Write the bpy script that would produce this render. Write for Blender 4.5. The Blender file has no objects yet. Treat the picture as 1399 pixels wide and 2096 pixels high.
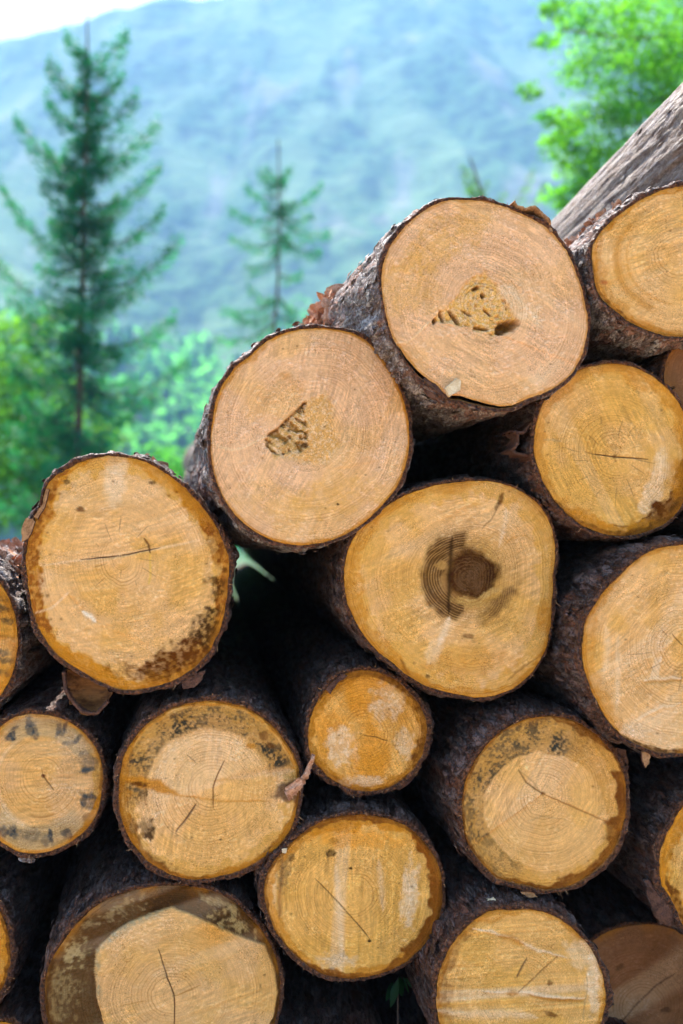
import bpy, math, random
import numpy as np
from mathutils import Vector

random.seed(7); np.random.seed(7)
sc = bpy.context.scene
COL = sc.collection

# ------------------------------------------------------------------ camera, sky, sun, exposure
CAM_H = 1.53                 # eye height above the forest road
FPX = 35.0 / 36.0 * 2096.0   # focal length in photograph pixels
cam_d = bpy.data.cameras.new('camera')
cam_d.sensor_fit = 'VERTICAL'; cam_d.sensor_height = 36.0; cam_d.sensor_width = 24.0; cam_d.lens = 35.0
cam_d.clip_start = 0.05; cam_d.clip_end = 9000.0
cam_d.dof.use_dof = True; cam_d.dof.focus_distance = 1.99; cam_d.dof.aperture_fstop = 2.0
cam = bpy.data.objects.new('camera', cam_d); COL.objects.link(cam)
cam.location = (0, 0, CAM_H); cam.rotation_euler = (math.pi / 2, 0, 0)
sc.camera = cam

SUN_EL, SUN_AZ = math.radians(56), math.radians(-26)      # azimuth measured from +Y towards +X
w = bpy.data.worlds.new('World'); sc.world = w; w.use_nodes = True
nt = w.node_tree; nt.nodes.clear()
sky = nt.nodes.new('ShaderNodeTexSky'); sky.sky_type = 'NISHITA'; sky.sun_disc = False
sky.sun_elevation = SUN_EL; sky.sun_rotation = SUN_AZ
sky.air_density = 1.0; sky.dust_density = 3.0; sky.ozone_density = 1.0; sky.altitude = 700
bg = nt.nodes.new('ShaderNodeBackground'); bg.inputs['Strength'].default_value = 0.15
out = nt.nodes.new('ShaderNodeOutputWorld')
nt.links.new(sky.outputs[0], bg.inputs[0]); nt.links.new(bg.outputs[0], out.inputs[0])

sl = bpy.data.lights.new('sun', 'SUN'); sl.energy = 5.0; sl.angle = math.radians(0.55); sl.color = (1.0, 0.95, 0.87)
sun = bpy.data.objects.new('sun', sl); COL.objects.link(sun)
sd = Vector((math.sin(SUN_AZ) * math.cos(SUN_EL), math.cos(SUN_AZ) * math.cos(SUN_EL), math.sin(SUN_EL)))
sun.rotation_euler = sd.to_track_quat('Z', 'Y').to_euler(); sun.location = sd * 60

vs = sc.view_settings
vs.view_transform = 'Standard'; vs.look = 'None'; vs.gamma = 1.0; vs.use_curve_mapping = False
vs.exposure = 2.14
cy = sc.cycles
cy.use_denoising = True; cy.max_bounces = 6; cy.diffuse_bounces = 3; cy.glossy_bounces = 2
cy.transmission_bounces = 4; cy.transparent_max_bounces = 8; cy.volume_bounces = 1
cy.sample_clamp_indirect = 6.0

# ------------------------------------------------------------------ helpers
def ray(px, py):
    return np.stack([(px - 699.5) / FPX, np.ones_like(px), -(py - 1048.0) / FPX], -1)
ORG = np.array([0, 0, CAM_H])
def at(px, py, Y):
    """world point seen at photograph pixel (px,py), Y metres in front of the camera"""
    return np.array([(px - 699.5) / FPX * Y, Y, CAM_H - (py - 1048.0) / FPX * Y])

def _h(ix, iy, seed):
    n = (ix.astype(np.int64) * 374761393 + iy.astype(np.int64) * 668265263 + seed * 1442695041) & 0x7fffffff
    n = ((n ^ (n >> 13)) * 1274126177) & 0x7fffffff
    return ((n ^ (n >> 16)) & 0xffff) / 65535.0
def vn(x, y, seed=0):
    x, y = np.broadcast_arrays(np.asarray(x, float), np.asarray(y, float))
    ix, iy = np.floor(x), np.floor(y); fx, fy = x - ix, y - iy
    fx = fx * fx * (3 - 2 * fx); fy = fy * fy * (3 - 2 * fy)
    a, b = _h(ix, iy, seed), _h(ix + 1, iy, seed); c, d = _h(ix, iy + 1, seed), _h(ix + 1, iy + 1, seed)
    return (a * (1 - fx) + b * fx) * (1 - fy) + (c * (1 - fx) + d * fx) * fy
def fbm(x, y, seed=0, oct=4):
    s, a, t = 0, 0.5, 0
    for o in range(oct):
        s = s + a * vn(x * 2 ** o + 17.3 * o, y * 2 ** o + 9.1 * o, seed + o); t += a; a *= 0.5
    return s / t
def sst(a, b, x):
    t = np.clip((x - a) / (b - a), 0, 1); return t * t * (3 - 2 * t)
def cell(x, y, seed):
    """worley: distance to the nearest and second nearest cell point, id of the nearest"""
    ix, iy = np.floor(x), np.floor(y); f1 = np.full(x.shape, 9.0); f2 = f1.copy(); idn = np.zeros(x.shape)
    for dx in (-1, 0, 1):
        for dy in (-1, 0, 1):
            cx, cyy = ix + dx, iy + dy
            d = np.hypot(cx + _h(cx, cyy, seed) - x, cyy + _h(cx, cyy, seed + 5) - y)
            nr = d < f1
            f2 = np.where(nr, f1, np.minimum(f2, d)); idn = np.where(nr, _h(cx, cyy, seed + 9), idn); f1 = np.where(nr, d, f1)
    return f1, f2, idn

def mesh(name, V, F, mats, parent=None, attrs=None, smooth=True, mi=None, origin=None):
    """one mesh object from numpy vertices and faces (all quads, all tris, or a list)"""
    me = bpy.data.meshes.new(name)
    V = np.asarray(V, float)
    if origin is not None: V = V - np.asarray(origin)
    if isinstance(F, np.ndarray):
        k = F.shape[1]; n = len(F)
        me.vertices.add(len(V)); me.vertices.foreach_set('co', V.astype(np.float32).ravel())
        me.loops.add(n * k); me.loops.foreach_set('vertex_index', F.astype(np.int32).ravel())
        me.polygons.add(n); me.polygons.foreach_set('loop_start', np.arange(0, n * k, k, dtype=np.int32))
        me.polygons.foreach_set('loop_total', np.full(n, k, dtype=np.int32))
        me.update(calc_edges=True)
    else:
        me.from_pydata([tuple(v) for v in V], [], [tuple(int(i) for i in f) for f in F])
    for m in (mats if isinstance(mats, (list, tuple)) else [mats]): me.materials.append(m)
    if mi is not None: me.polygons.foreach_set('material_index', np.asarray(mi, dtype=np.int32))
    me.polygons.foreach_set('use_smooth', np.full(len(me.polygons), smooth))
    for k, a in (attrs or {}).items():
        a = np.asarray(a, np.float32)
        if a.ndim == 2:
            at_ = me.attributes.new(k, 'FLOAT_COLOR', 'POINT')
            at_.data.foreach_set('color', np.c_[a, np.ones(len(a), np.float32)].astype(np.float32).ravel())
        else:
            at_ = me.attributes.new(k, 'FLOAT', 'POINT'); at_.data.foreach_set('value', a.ravel())
    me.update()
    o = bpy.data.objects.new(name, me); COL.objects.link(o)
    if parent is not None: o.parent = parent
    elif origin is not None: o.location = origin
    return o
def tag(o, label=None, cat=None, group=None, kind=None):
    for k, v in (('label', label), ('category', cat), ('group', group), ('kind', kind)):
        if v: o[k] = v
    return o
def thing(name, loc, label, cat, group=None):
    o = bpy.data.objects.new(name, None); COL.objects.link(o); o.location = loc; o.empty_display_size = 0.1
    return tag(o, label, cat, group)
def grid_faces(nu, nv, wrap_u=False):
    """rows v, columns u; index = v*nu+u"""
    u = np.arange(nu if wrap_u else nu - 1); v = np.arange(nv - 1)
    U, Vv = np.meshgrid(u, v); U2 = (U + 1) % nu
    return np.stack([Vv * nu + U, Vv * nu + U2, (Vv + 1) * nu + U2, (Vv + 1) * nu + U], -1).reshape(-1, 4)

# ------------------------------------------------------------------ materials
class NT:
    def __init__(s, name):
        s.m = bpy.data.materials.new(name); s.m.use_nodes = True; s.t = s.m.node_tree; s.t.nodes.clear()
        s.out = s.n('ShaderNodeOutputMaterial')
    def n(s, typ, ins=None, **kw):
        nd = s.t.nodes.new(typ)
        for k, v in kw.items(): setattr(nd, k, v)
        for k, v in (ins or {}).items():
            if isinstance(v, bpy.types.NodeSocket): s.t.links.new(v, nd.inputs[k])
            else: nd.inputs[k].default_value = v
        return nd
    def math(s, op, a, b=0.0, c=None):
        i = {0: a, 1: b}
        if c is not None: i[2] = c
        return s.n('ShaderNodeMath', i, operation=op).outputs[0]
    def mrange(s, v, a, b, c, d, smooth=True):
        return s.n('ShaderNodeMapRange', {0: v, 1: a, 2: b, 3: c, 4: d}, interpolation_type='SMOOTHSTEP' if smooth else 'LINEAR').outputs[0]
    def mix(s, f, a, b, mode='MIX'):
        nd = s.n('ShaderNodeMix', None, data_type='RGBA', blend_type=mode)
        for k, v in ((0, f), (6, a), (7, b)):
            if isinstance(v, bpy.types.NodeSocket): s.t.links.new(v, nd.inputs[k])
            else: nd.inputs[k].default_value = (v if k == 0 else (*v, 1.0) if len(v) == 3 else v)
        return nd.outputs[2]
    def noise(s, vec, scale, detail=3.0, rough=0.55, dist=0.0, dim='3D'):
        nd = s.n('ShaderNodeTexNoise', {'Scale': scale, 'Detail': detail, 'Roughness': rough, 'Distortion': dist}, noise_dimensions=dim)
        if vec is not None: s.t.links.new(vec, nd.inputs['W' if dim == '1D' else 'Vector'])
        return nd.outputs[0]
    def pos(s, scale=(1, 1, 1), rot=(0, 0, 0)):
        g = s.n('ShaderNodeNewGeometry')
        return s.n('ShaderNodeMapping', {'Vector': g.outputs['Position'], 'Scale': scale, 'Rotation': rot}).outputs[0]
    def bump(s, h, strength, dist, prev=None):
        i = {'Height': h, 'Strength': strength, 'Distance': dist}
        if prev is not None: i['Normal'] = prev
        return s.n('ShaderNodeBump', i).outputs[0]
    def finish(s, col, rough=0.8, nrm=None, spec=0.3):
        i = {'Base Color': col if isinstance(col, bpy.types.NodeSocket) else (*col, 1), 'Roughness': rough, 'Specular IOR Level': spec}
        if nrm is not None: i['Normal'] = nrm
        p = s.n('ShaderNodeBsdfPrincipled', i); s.t.links.new(p.outputs[0], s.out.inputs[0]); return s.m
    def gray(s, v):
        return s.n('ShaderNodeCombineColor', {0: v, 1: v, 2: v}).outputs[0]

def mat_wood():
    t = NT('cut wood')
    col = t.n('ShaderNodeAttribute', attribute_name='col').outputs['Color']
    ring = t.n('ShaderNodeAttribute', attribute_name='ring').outputs['Fac']
    fuzz = t.n('ShaderNodeAttribute', attribute_name='fuzz').outputs['Fac']
    p = t.pos()
    wob = t.math('MULTIPLY_ADD', t.noise(p, 26, 2), 9.0, ring)
    wob = t.math('MULTIPLY_ADD', t.noise(p, 150, 2), 1.2, wob)
    r1 = t.noise(wob, 0.30, 2.0, 0.6, dim='1D')
    r2 = t.noise(wob, 0.05, 1.0, 0.5, dim='1D')
    sn = t.math('SINE', t.math('MULTIPLY_ADD', r2, 14.0, t.math('MULTIPLY', wob, 1.0)))
    late = t.mrange(sn, 0.25, 1.0, 0.0, 1.0)
    amp = t.mrange(t.noise(p, 9, 2), 0.35, 0.65, 0.25, 1.0)
    lines = t.math('MULTIPLY', t.math('ADD', t.math('MULTIPLY', t.mrange(r1, 0.45, 0.68, 0, 1), 0.75), t.math('MULTIPLY', late, 0.45)), amp)
    c = t.mix(t.math('MULTIPLY', lines, 0.46), col, (0.60, 0.43, 0.24), 'MULTIPLY')
    bands = t.noise(wob, 0.045, 3.0, 0.6, dim='1D')
    c = t.mix(1.0, c, t.gray(t.mrange(bands, 0.33, 0.67, 0.935, 1.06)), 'MULTIPLY')
    g1 = t.noise(p, 420, 4, 0.7); g2 = t.noise(p, 120, 3, 0.6)
    gl = t.math('MULTIPLY_ADD', fuzz, -0.16, 0.90); gh = t.math('MULTIPLY_ADD', fuzz, 0.14, 1.06)
    gg = t.math('MULTIPLY', t.mrange(g1, 0.30, 0.70, gl, gh), t.mrange(g2, 0.3, 0.7, 0.92, 1.07))
    c = t.mix(1.0, c, t.gray(gg), 'MULTIPLY')
    sp = t.mrange(t.noise(p, 300, 2, 0.5), 0.60, 0.72, 0.0, 1.0)
    c = t.mix(t.math('MULTIPLY', sp, t.math('MULTIPLY_ADD', fuzz, 0.8, 0.05)), c, (0.55, 0.40, 0.24), 'MULTIPLY')
    fb = t.mrange(t.noise(t.pos((1, 1, 2.2)), 260, 3, 0.6), 0.56, 0.70, 0.0, 1.0)
    c = t.mix(t.math('MULTIPLY', fb, t.math('MULTIPLY', fuzz, 0.9)), c, (1.22, 1.36, 1.75), 'MULTIPLY')
    b1 = t.bump(t.math('MULTIPLY_ADD', fuzz, t.math('MULTIPLY', g1, 1.5), t.math('ADD', g1, t.math('MULTIPLY', lines, 0.35))), 0.50, 0.0022)
    b2 = t.bump(g2, 0.35, 0.005, b1)
    return t.finish(c, 0.85, b2, 0.03)

def mat_bark(name, base, red, grey, grey_amt=0.4, crackw=0.75):
    t = NT(name)
    p0 = t.pos((1, 0.26, 1), (0, 0, math.radians(-8)))
    wv = t.n('ShaderNodeVectorMath', {0: t.n('ShaderNodeTexNoise', {'Vector': p0, 'Scale': 48.0, 'Detail': 3.0}).outputs['Color'], 1: (0.5, 0.5, 0.5)}, operation='SUBTRACT').outputs[0]
    p = t.n('ShaderNodeVectorMath', {0: wv, 1: (0.038, 0.038, 0.038), 2: p0}, operation='MULTIPLY_ADD').outputs[0]
    ve = t.n('ShaderNodeTexVoronoi', {'Vector': p, 'Scale': 70.0}, feature='DISTANCE_TO_EDGE').outputs['Distance']
    vc = t.n('ShaderNodeTexVoronoi', {'Vector': p, 'Scale': 70.0}, feature='F1')
    idv = t.n('ShaderNodeSeparateColor', {0: vc.outputs['Color']})
    big = t.noise(p0, 9, 4, 0.6); fine = t.noise(p0, 210, 5, 0.75); med = t.noise(p0, 60, 4, 0.65)
    fis = t.math('ABSOLUTE', t.math('SUBTRACT', t.noise(p, 95, 3, 0.6), 0.5))
    crk = t.mrange(fis, 0.0, 0.035, 1.0, 0.0)
    c = t.mix(t.mrange(fine, 0.28, 0.72, 0, 1), tuple(v * 0.5 for v in base), tuple(v * 1.5 for v in base))
    c = t.mix(t.math('MULTIPLY', t.mrange(t.math('MULTIPLY_ADD', idv.outputs[0], 0.35, t.math('MULTIPLY_ADD', med, 0.5, big)), 0.85, 1.10, 0, 1), 0.75), c, red)
    gm = t.math('MULTIPLY', t.mrange(t.math('MULTIPLY_ADD', idv.outputs[1], 0.30, t.math('MULTIPLY_ADD', fine, 0.7, t.math('MULTIPLY', med, 0.6))), 0.70, 0.98, 0, 1), grey_amt)
    c = t.mix(gm, c, grey)
    c = t.mix(t.math('MULTIPLY', crk, crackw), c, tuple(v * 0.25 for v in red))
    h = t.math('ADD', t.mrange(ve, 0.0, 0.12, 0, 0.7), t.math('MULTIPLY', idv.outputs[2], 0.35))
    b = t.bump(t.math('SUBTRACT', h, t.math('MULTIPLY', crk, 1.0)), min(1.0, crackw * 1.2), 0.005); b = t.bump(fine, 0.7, 0.003, b); b = t.bump(med, 0.6, 0.006, b)
    rim_mask = t.n('ShaderNodeAttribute', attribute_name='rim').outputs['Fac']  # rim value: red-brown cut bark with an orange inner line
    rimc = t.mix(t.mrange(t.noise(t.pos(), 170, 3), 0.35, 0.65, 0, 1), (0.034, 0.011, 0.005), (0.180, 0.055, 0.016))
    c = t.mix(t.math('MINIMUM', rim_mask, 1.0), c, rimc)
    c = t.mix(t.mrange(rim_mask, 1.05, 1.5, 0.0, 0.8), c, (0.38, 0.135, 0.02))
    return t.finish(c, t.mrange(t.noise(p0, 80, 3, 0.6), 0.40, 0.62, 0.42, 0.85), b, 0.26)

def mat_plain(name, a, b, scale=80, rough=0.8, bump=0.5, bd=0.003, stretch=(1, 1, 1), spec=0.08):
    t = NT(name); p = t.pos(stretch)
    n1 = t.noise(p, scale, 4, 0.65); n2 = t.noise(p, scale * 4.3, 3, 0.6)
    c = t.mix(t.mrange(t.math('MULTIPLY_ADD', n2, 0.4, t.math('MULTIPLY', n1, 0.6)), 0.36, 0.62, 0, 1), a, b)
    return t.finish(c, rough, t.bump(t.math('ADD', n1, n2), bump, bd), spec)

def mat_leaf(name, trans=0.5, rough=0.55):
    t = NT(name)
    col = t.n('ShaderNodeAttribute', attribute_name='col').outputs['Color']
    v = t.mrange(t.noise(t.pos(), 3.0, 2), 0.35, 0.65, 0.75, 1.25)
    c = t.mix(1.0, col, t.gray(v), 'MULTIPLY')
    p = t.n('ShaderNodeBsdfPrincipled', {'Base Color': c, 'Roughness': rough, 'Specular IOR Level': 0.25})
    tr = t.n('ShaderNodeBsdfTranslucent', {'Color': t.mix(1.0, c, (1.9, 2.0, 0.8), 'MULTIPLY')})
    m = t.n('ShaderNodeMixShader', {0: trans, 1: p.outputs[0], 2: tr.outputs[0]})
    t.t.links.new(m.outputs[0], t.out.inputs[0]); return t.m

M_WOOD = mat_wood()
M_BARK = mat_bark('spruce bark', (0.058, 0.027, 0.016), (0.150, 0.052, 0.026), (0.28, 0.205, 0.175), 0.40)
M_BARK_PALE = mat_bark('pale silver bark', (0.135, 0.088, 0.070), (0.32, 0.140, 0.085), (0.52, 0.45, 0.40), 0.62)  # lighter, greyer mix than the common bark
M_BARK_SMOOTH = mat_bark('smooth blotched grey bark', (0.165, 0.112, 0.084), (0.075, 0.040, 0.030), (0.32, 0.26, 0.205), 0.50, 0.25)
M_INNER = mat_plain('inner bark', (0.20, 0.085, 0.035), (0.42, 0.20, 0.085), 60, 0.75, 0.4, 0.002)
M_TAN = mat_plain('smooth tan inner bark', (0.075, 0.024, 0.007), (0.25, 0.098, 0.028), 24, 0.7, 0.5, 0.004, (0.35, 1, 1.6))
M_SHRED = mat_plain('orange shredded bark', (0.30, 0.115, 0.055), (0.62, 0.32, 0.19), 70, 0.8, 0.5, 0.003)
M_CHIP = mat_plain('fresh wood chip', (0.58, 0.36, 0.18), (0.76, 0.56, 0.34), 90, 0.75, 0.5, 0.002)
M_DARKBARK = mat_plain('dark curled bark', (0.045, 0.020, 0.014), (0.14, 0.060, 0.036), 70, 0.7, 0.7, 0.004)
M_PLAINWOOD = mat_plain('rear cut wood', (0.42, 0.24, 0.10), (0.6, 0.38, 0.17), 40, 0.8)
M_NEEDLE = mat_leaf('spruce needles', 0.42)
M_LEAF = mat_leaf('broad leaves', 0.62)
M_TRUNK = mat_plain('living tree bark', (0.075, 0.045, 0.035), (0.17, 0.105, 0.075), 14, 0.85, 0.6, 0.02)

# ------------------------------------------------------------------ ground, mountain
def ground_z(x, y):
    z = -8.5 * sst(7.5, 60, y) + 0.05 * (fbm(x * 0.4, y * 0.4, 3) - 0.5) * sst(3.5, 8, np.abs(y - 1.5) + np.abs(x) * 0.3)
    return z
def build_ground():
    a = np.concatenate([np.linspace(-9, 9, 91), np.geomspace(9.4, 2600, 60), -np.geomspace(9.4, 2600, 60)]); a.sort()
    X, Y = np.meshgrid(a, a)
    Z = ground_z(X, Y)
    t = NT('gravel and earth'); p = t.pos()
    n1 = t.noise(p, 42, 4, 0.7); n2 = t.noise(p, 1.1, 3)
    peb = t.n('ShaderNodeTexVoronoi', {'Vector': p, 'Scale': 38.0}, feature='F1')
    c = t.mix(t.mrange(n1, 0.3, 0.7, 0, 1), (0.40, 0.30, 0.19), (0.62, 0.48, 0.32))  # gravel kept light and warm to bounce warm light onto the log ends
    c = t.mix(0.35, c, peb.outputs['Color'], 'SOFT_LIGHT')
    gr = t.mix(t.mrange(t.noise(p, 16, 4), 0.3, 0.7, 0, 1), (0.035, 0.075, 0.016), (0.10, 0.15, 0.035))
    yy = t.n('ShaderNodeSeparateXYZ', {0: p}).outputs[1]
    g = t.math('MAXIMUM', t.mrange(t.math('MULTIPLY_ADD', n2, 3.0, yy), 6.2, 7.6, 0, 1), t.mrange(t.math('MULTIPLY_ADD', n2, 3.0, yy), -6.0, -8.0, 0, 1))
    c = t.mix(g, c, gr)
    m = t.finish(c, 0.9, t.bump(t.math('ADD', n1, peb.outputs['Distance']), 0.6, 0.02))
    o = mesh('ground', np.stack([X, Y, Z], -1).reshape(-1, 3), grid_faces(len(a), len(a)), m)
    tag(o, 'gravel forest road with grassy verge falling away behind the log pile', None, None, 'structure')
build_ground()

def ridge_e(u):
    px = 699.5 + u * FPX
    e = np.interp(px, [-2500, -1200, -500, 0, 120, 240, 380, 560, 760, 1000, 1500, 2200, 3200, 4500],
                  [620, 760, 900, 968, 990, 1022, 1046, 1085, 1100, 1130, 1190, 1210, 1080, 800]) / FPX
    return e
def mount_g(y):
    return np.interp(y, [190, 225, 260, 330, 450, 600, 800, 1000, 1150, 1400], [-0.16, -0.09, 0.0, .12, .32, .54, .80, 1.0, 0.97, 0.7])
def mount_z(u, y):
    x = u * y
    e = ridge_e(u); g = mount_g(y)
    rid = 1 - np.abs(2 * fbm(x / 150 + y / 420, y / 520, 11, 4) - 1)
    rid2 = fbm(x / 45, y / 60, 21, 4) - 0.5
    edge = sst(240, 480, y)
    lock = 1 - 0.85 * np.exp(-((y - 1000) / 110.0) ** 2)
    return y * e * g + CAM_H + edge * ((rid - 0.75) * 70 * lock + rid2 * 22) + rid2 * 4
def build_mountain():
    us = np.linspace(-2.2, 2.2, 331); ys = np.concatenate([np.geomspace(190, 400, 60), np.linspace(408, 1400, 130)])
    U, Y = np.meshgrid(us, ys); Z = mount_z(U, Y)
    V = np.stack([U * Y, Y, Z], -1).reshape(-1, 3)
    t = NT('wooded mountainside'); p = t.pos()
    n1 = t.noise(p, 0.070, 5, 0.68); n2 = t.noise(t.pos((1, 0.25, 0.25), (0, 0.5, 0)), 0.020, 5, 0.62); n3 = t.noise(t.pos((1, 0.4, 0.16)), 0.020, 4, 0.6)
    c = t.mix(t.mrange(n1, 0.38, 0.60, 0, 1), (0.008, 0.036, 0.034), (0.075, 0.160, 0.070))  # darker forest green shifted bluish, putting some haze into the colour
    c = t.mix(t.math('MULTIPLY', t.mrange(n2, 0.46, 0.60, 0, 1), 0.65), c, (0.17, 0.25, 0.11))
    xx = t.n('ShaderNodeSeparateXYZ', {0: p}).outputs[0]
    rk = t.math('ADD', n3, t.mrange(xx, -100.0, 420.0, -0.02, 0.07))  # more pale cliffs to the right, also painting that side's brighter haze glow
    c = t.mix(t.mrange(rk, 0.54, 0.68, 0, 0.6), c, (0.28, 0.25, 0.24))
    m = t.finish(c, 0.95, t.bump(n1, 1.0, 6.0), 0.1)
    o = mesh('mountain', V, grid_faces(len(us), len(ys)), m)
    tag(o, 'steep wooded mountainside with pale rocky gullies in blue haze', None, None, 'structure')
build_mountain()

# haze: one closed box of pale even air round everything
def build_haze():
    x0, x1, y0, y1, z0, z1 = -3300, 3300, -2700, 2700, -12.0, 745.0
    V = [(x, y, z) for z in (z0, z1) for y in (y0, y1) for x in (x0, x1)]
    F = [(0, 2, 3, 1), (4, 5, 7, 6), (0, 1, 5, 4), (2, 6, 7, 3), (0, 4, 6, 2), (1, 3, 7, 5)]
    t = NT('mountain haze')
    v = t.n('ShaderNodeVolumePrincipled', {'Color': (0.355, 0.63, 1.0, 1), 'Density': 0.00068, 'Anisotropy': -0.22})
    t.t.links.new(v.outputs[0], t.out.inputs['Volume'])
    o = mesh('haze', V, F, t.m, smooth=False); o['kind'] = 'stuff'
    o['label'] = 'pale blue haze hanging in the valley air'
build_haze()

# ------------------------------------------------------------------ logs
def seg_d(X, Y, pts):
    d = np.full(X.shape, 1e9); tt = np.zeros(X.shape); n = len(pts) - 1
    for i in range(n):
        (ax, ay), (bx, by) = pts[i], pts[i + 1]; vx, vy = bx - ax, by - ay
        t = np.clip(((X - ax) * vx + (Y - ay) * vy) / (vx * vx + vy * vy + 1e-9), 0, 1)
        dd = np.hypot(X - ax - t * vx, Y - ay - t * vy); m = dd < d
        d = np.where(m, dd, d); tt = np.where(m, (i + t) / n, tt)
    return d, tt
def poly_sd(X, Y, pts):
    """signed distance to a polygon, negative inside"""
    d, _ = seg_d(X, Y, list(pts) + [pts[0]])
    ins = np.zeros(X.shape, bool); n = len(pts)
    for i in range(n):
        (ax, ay), (bx, by) = pts[i], pts[(i + 1) % n]
        c = ((ay > Y) != (by > Y)) & (X < (bx - ax) * (Y - ay) / (by - ay + 1e-12) + ax); ins ^= c
    return np.where(ins, -d, d)

WOOD = np.array([0.74, 0.37, 0.13]); PINK = np.array([0.76, 0.395, 0.185]); OCHRE = np.array([0.685, 0.315, 0.058])
AMBER = np.array([0.54, 0.185, 0.012]); BROWN = np.array([0.110, 0.028, 0.004]); DARK = np.array([0.032, 0.011, 0.003])
RUST = np.array([0.30, 0.085, 0.010]); PALE = np.array([0.82, 0.51, 0.27]); MOULD = np.array([0.048, 0.040, 0.024]); BLUE = np.array([0.045, 0.050, 0.047])

class Face:
    """end grain of one log: colour, relief and ring coordinate on a polar grid, in photograph pixels"""
    NT_, NR_ = 420, 92
    def __init__(s, outline, pith, seed, edge_noise=1.6, NT=420, NR=92):
        s.seed = seed; s.NT_, s.NR_ = NT, NR
        o = np.array(outline, float); cx, cyy = pith
        th = np.arctan2(o[:, 1] - cyy, o[:, 0] - cx); rr = np.hypot(o[:, 0] - cx, o[:, 1] - cyy)
        i = np.argsort(th); th, rr = th[i], rr[i]
        s.T = np.linspace(-np.pi, np.pi, NT, endpoint=False)
        R = np.interp(s.T, np.r_[th - 2 * np.pi, th, th + 2 * np.pi], np.r_[rr, rr, rr])
        k = np.exp(-(np.arange(-9, 10) / 3.2) ** 2); k /= k.sum()
        R = np.convolve(np.r_[R[-9:], R, R[:9]], k, 'valid')
        a = s.T
        R = R + edge_noise * (fbm(np.cos(a) * 9 + 40, np.sin(a) * 9 + 40, seed, 4) - 0.5) * 2 + edge_noise * 0.8 * (fbm(np.cos(a) * 34 + 90, np.sin(a) * 34 + 90, seed + 3, 2) - 0.5)
        s.R = R; s.c = (cx, cyy)
        rho = np.linspace(0, 1, NR) ** 0.85
        RHO, TH = np.meshgrid(rho, s.T, indexing='ij')
        RR = np.broadcast_to(R, RHO.shape)
        s.X = cx + RHO * RR * np.cos(TH); s.Y = cyy + RHO * RR * np.sin(TH)
        s.rho, s.th = RHO, TH
        s.d_edge = (1 - RHO) * RR
        Rm = R.mean()
        s.ring = RHO * ((1 - RHO ** 1.2) * Rm + RHO ** 1.2 * (0.55 * RR + 0.45 * Rm))
        s.col = np.zeros(RHO.shape + (3,)); s.h = np.zeros(RHO.shape); s.fuzz = np.full(RHO.shape, 0.25)
        s.n = fbm(s.X / 38, s.Y / 38, seed + 20, 4)         # broad blotches
        s.nf = fbm(s.X / 7.0, s.Y / 7.0, seed + 30, 3)      # fine speckle
    def base(s, c, c2=None, amt=0.5):
        c = np.asarray(c); c2 = c * np.array([0.86, 0.78, 0.62]) if c2 is None else np.asarray(c2)
        f = sst(0.38, 0.66, fbm(s.X / 75, s.Y / 75, s.seed + 50, 4)) * amt
        s.col[:] = c * (1 - f[..., None]) + c2 * f[..., None]
        s.fuzz = 0.12 + 0.88 * sst(0.45, 0.62, fbm(s.X / 50, s.Y / 50, s.seed + 60, 3))
        s.h += 0.0022 * (fbm(s.X / 60, s.Y / 60, s.seed + 70, 3) - 0.5) - 0.0025 * np.exp(-s.d_edge / 3.0) * fbm(s.X / 6, s.Y / 6, s.seed + 71, 2)
        return s
    def mixc(s, m, c): s.col = s.col * (1 - m[..., None]) + np.asarray(c) * m[..., None]; return s
    def specks_all(s):  # torn patches and pale specks are highlights painted into the colour
        torn = sst(0.58, 0.70, fbm(s.X / 5.5, s.Y / 3.2, s.seed + 160, 2)) * sst(0.44, 0.58, fbm(s.X / 42, s.Y / 42, s.seed + 161, 3))
        s.col *= 1 + torn[..., None] * np.array([0.16, 0.24, 0.42]); s.h += 0.0012 * torn
        rs = np.random.RandomState(s.seed + 9)
        for _ in range(60):
            t = rs.uniform(-np.pi, np.pi); R = np.interp(t, s.T, s.R) * math.sqrt(rs.uniform(0, .95)); rad = rs.uniform(0.9, 2.2)
            g = np.exp(-(np.hypot((s.X - s.c[0] - R * math.cos(t)) / rad, (s.Y - s.c[1] - R * math.sin(t)) / (rad * .7))) ** 2)
            s.col *= 1 + g[..., None] * np.array([0.22, 0.36, 0.60])
        return s.specks(26, (0.2, 0.08, 0.02), (0.8, 1.8), 0.6)
    def saw(s, ang, amt=0.10, period=9.0, h=0.0006, curve=0.0):  # saw relief, its light and dark streaks also painted into the colour
        amt *= 1.6; h *= 1.6; period *= 0.75
        a = math.radians(ang); q = s.X * math.cos(a) + s.Y * math.sin(a); p = -s.X * math.sin(a) + s.Y * math.cos(a)
        q = q + curve * (p - (-s.c[0] * math.sin(a) + s.c[1] * math.cos(a))) ** 2
        n = 0.6 * vn(q / period, p / 260, s.seed + 80) + 0.4 * vn(q / (period * 0.37), p / 190, s.seed + 81)
        k = 1 + amt * (n - 0.5) * 2 + 0.44 * (vn(q / 2.8, p / 20, s.seed + 83) - 0.5) * sst(0.44, 0.62, fbm(s.X / 55, s.Y / 55, s.seed + 84, 3))
        s.col *= k[..., None]; s.h += h * (n - 0.5) * 2
        wide = sst(0.60, 0.80, vn(q / (period * 4), p / 300, s.seed + 82)); s.mixc(wide * min(0.5, amt * 2.2), PALE); return s
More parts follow.
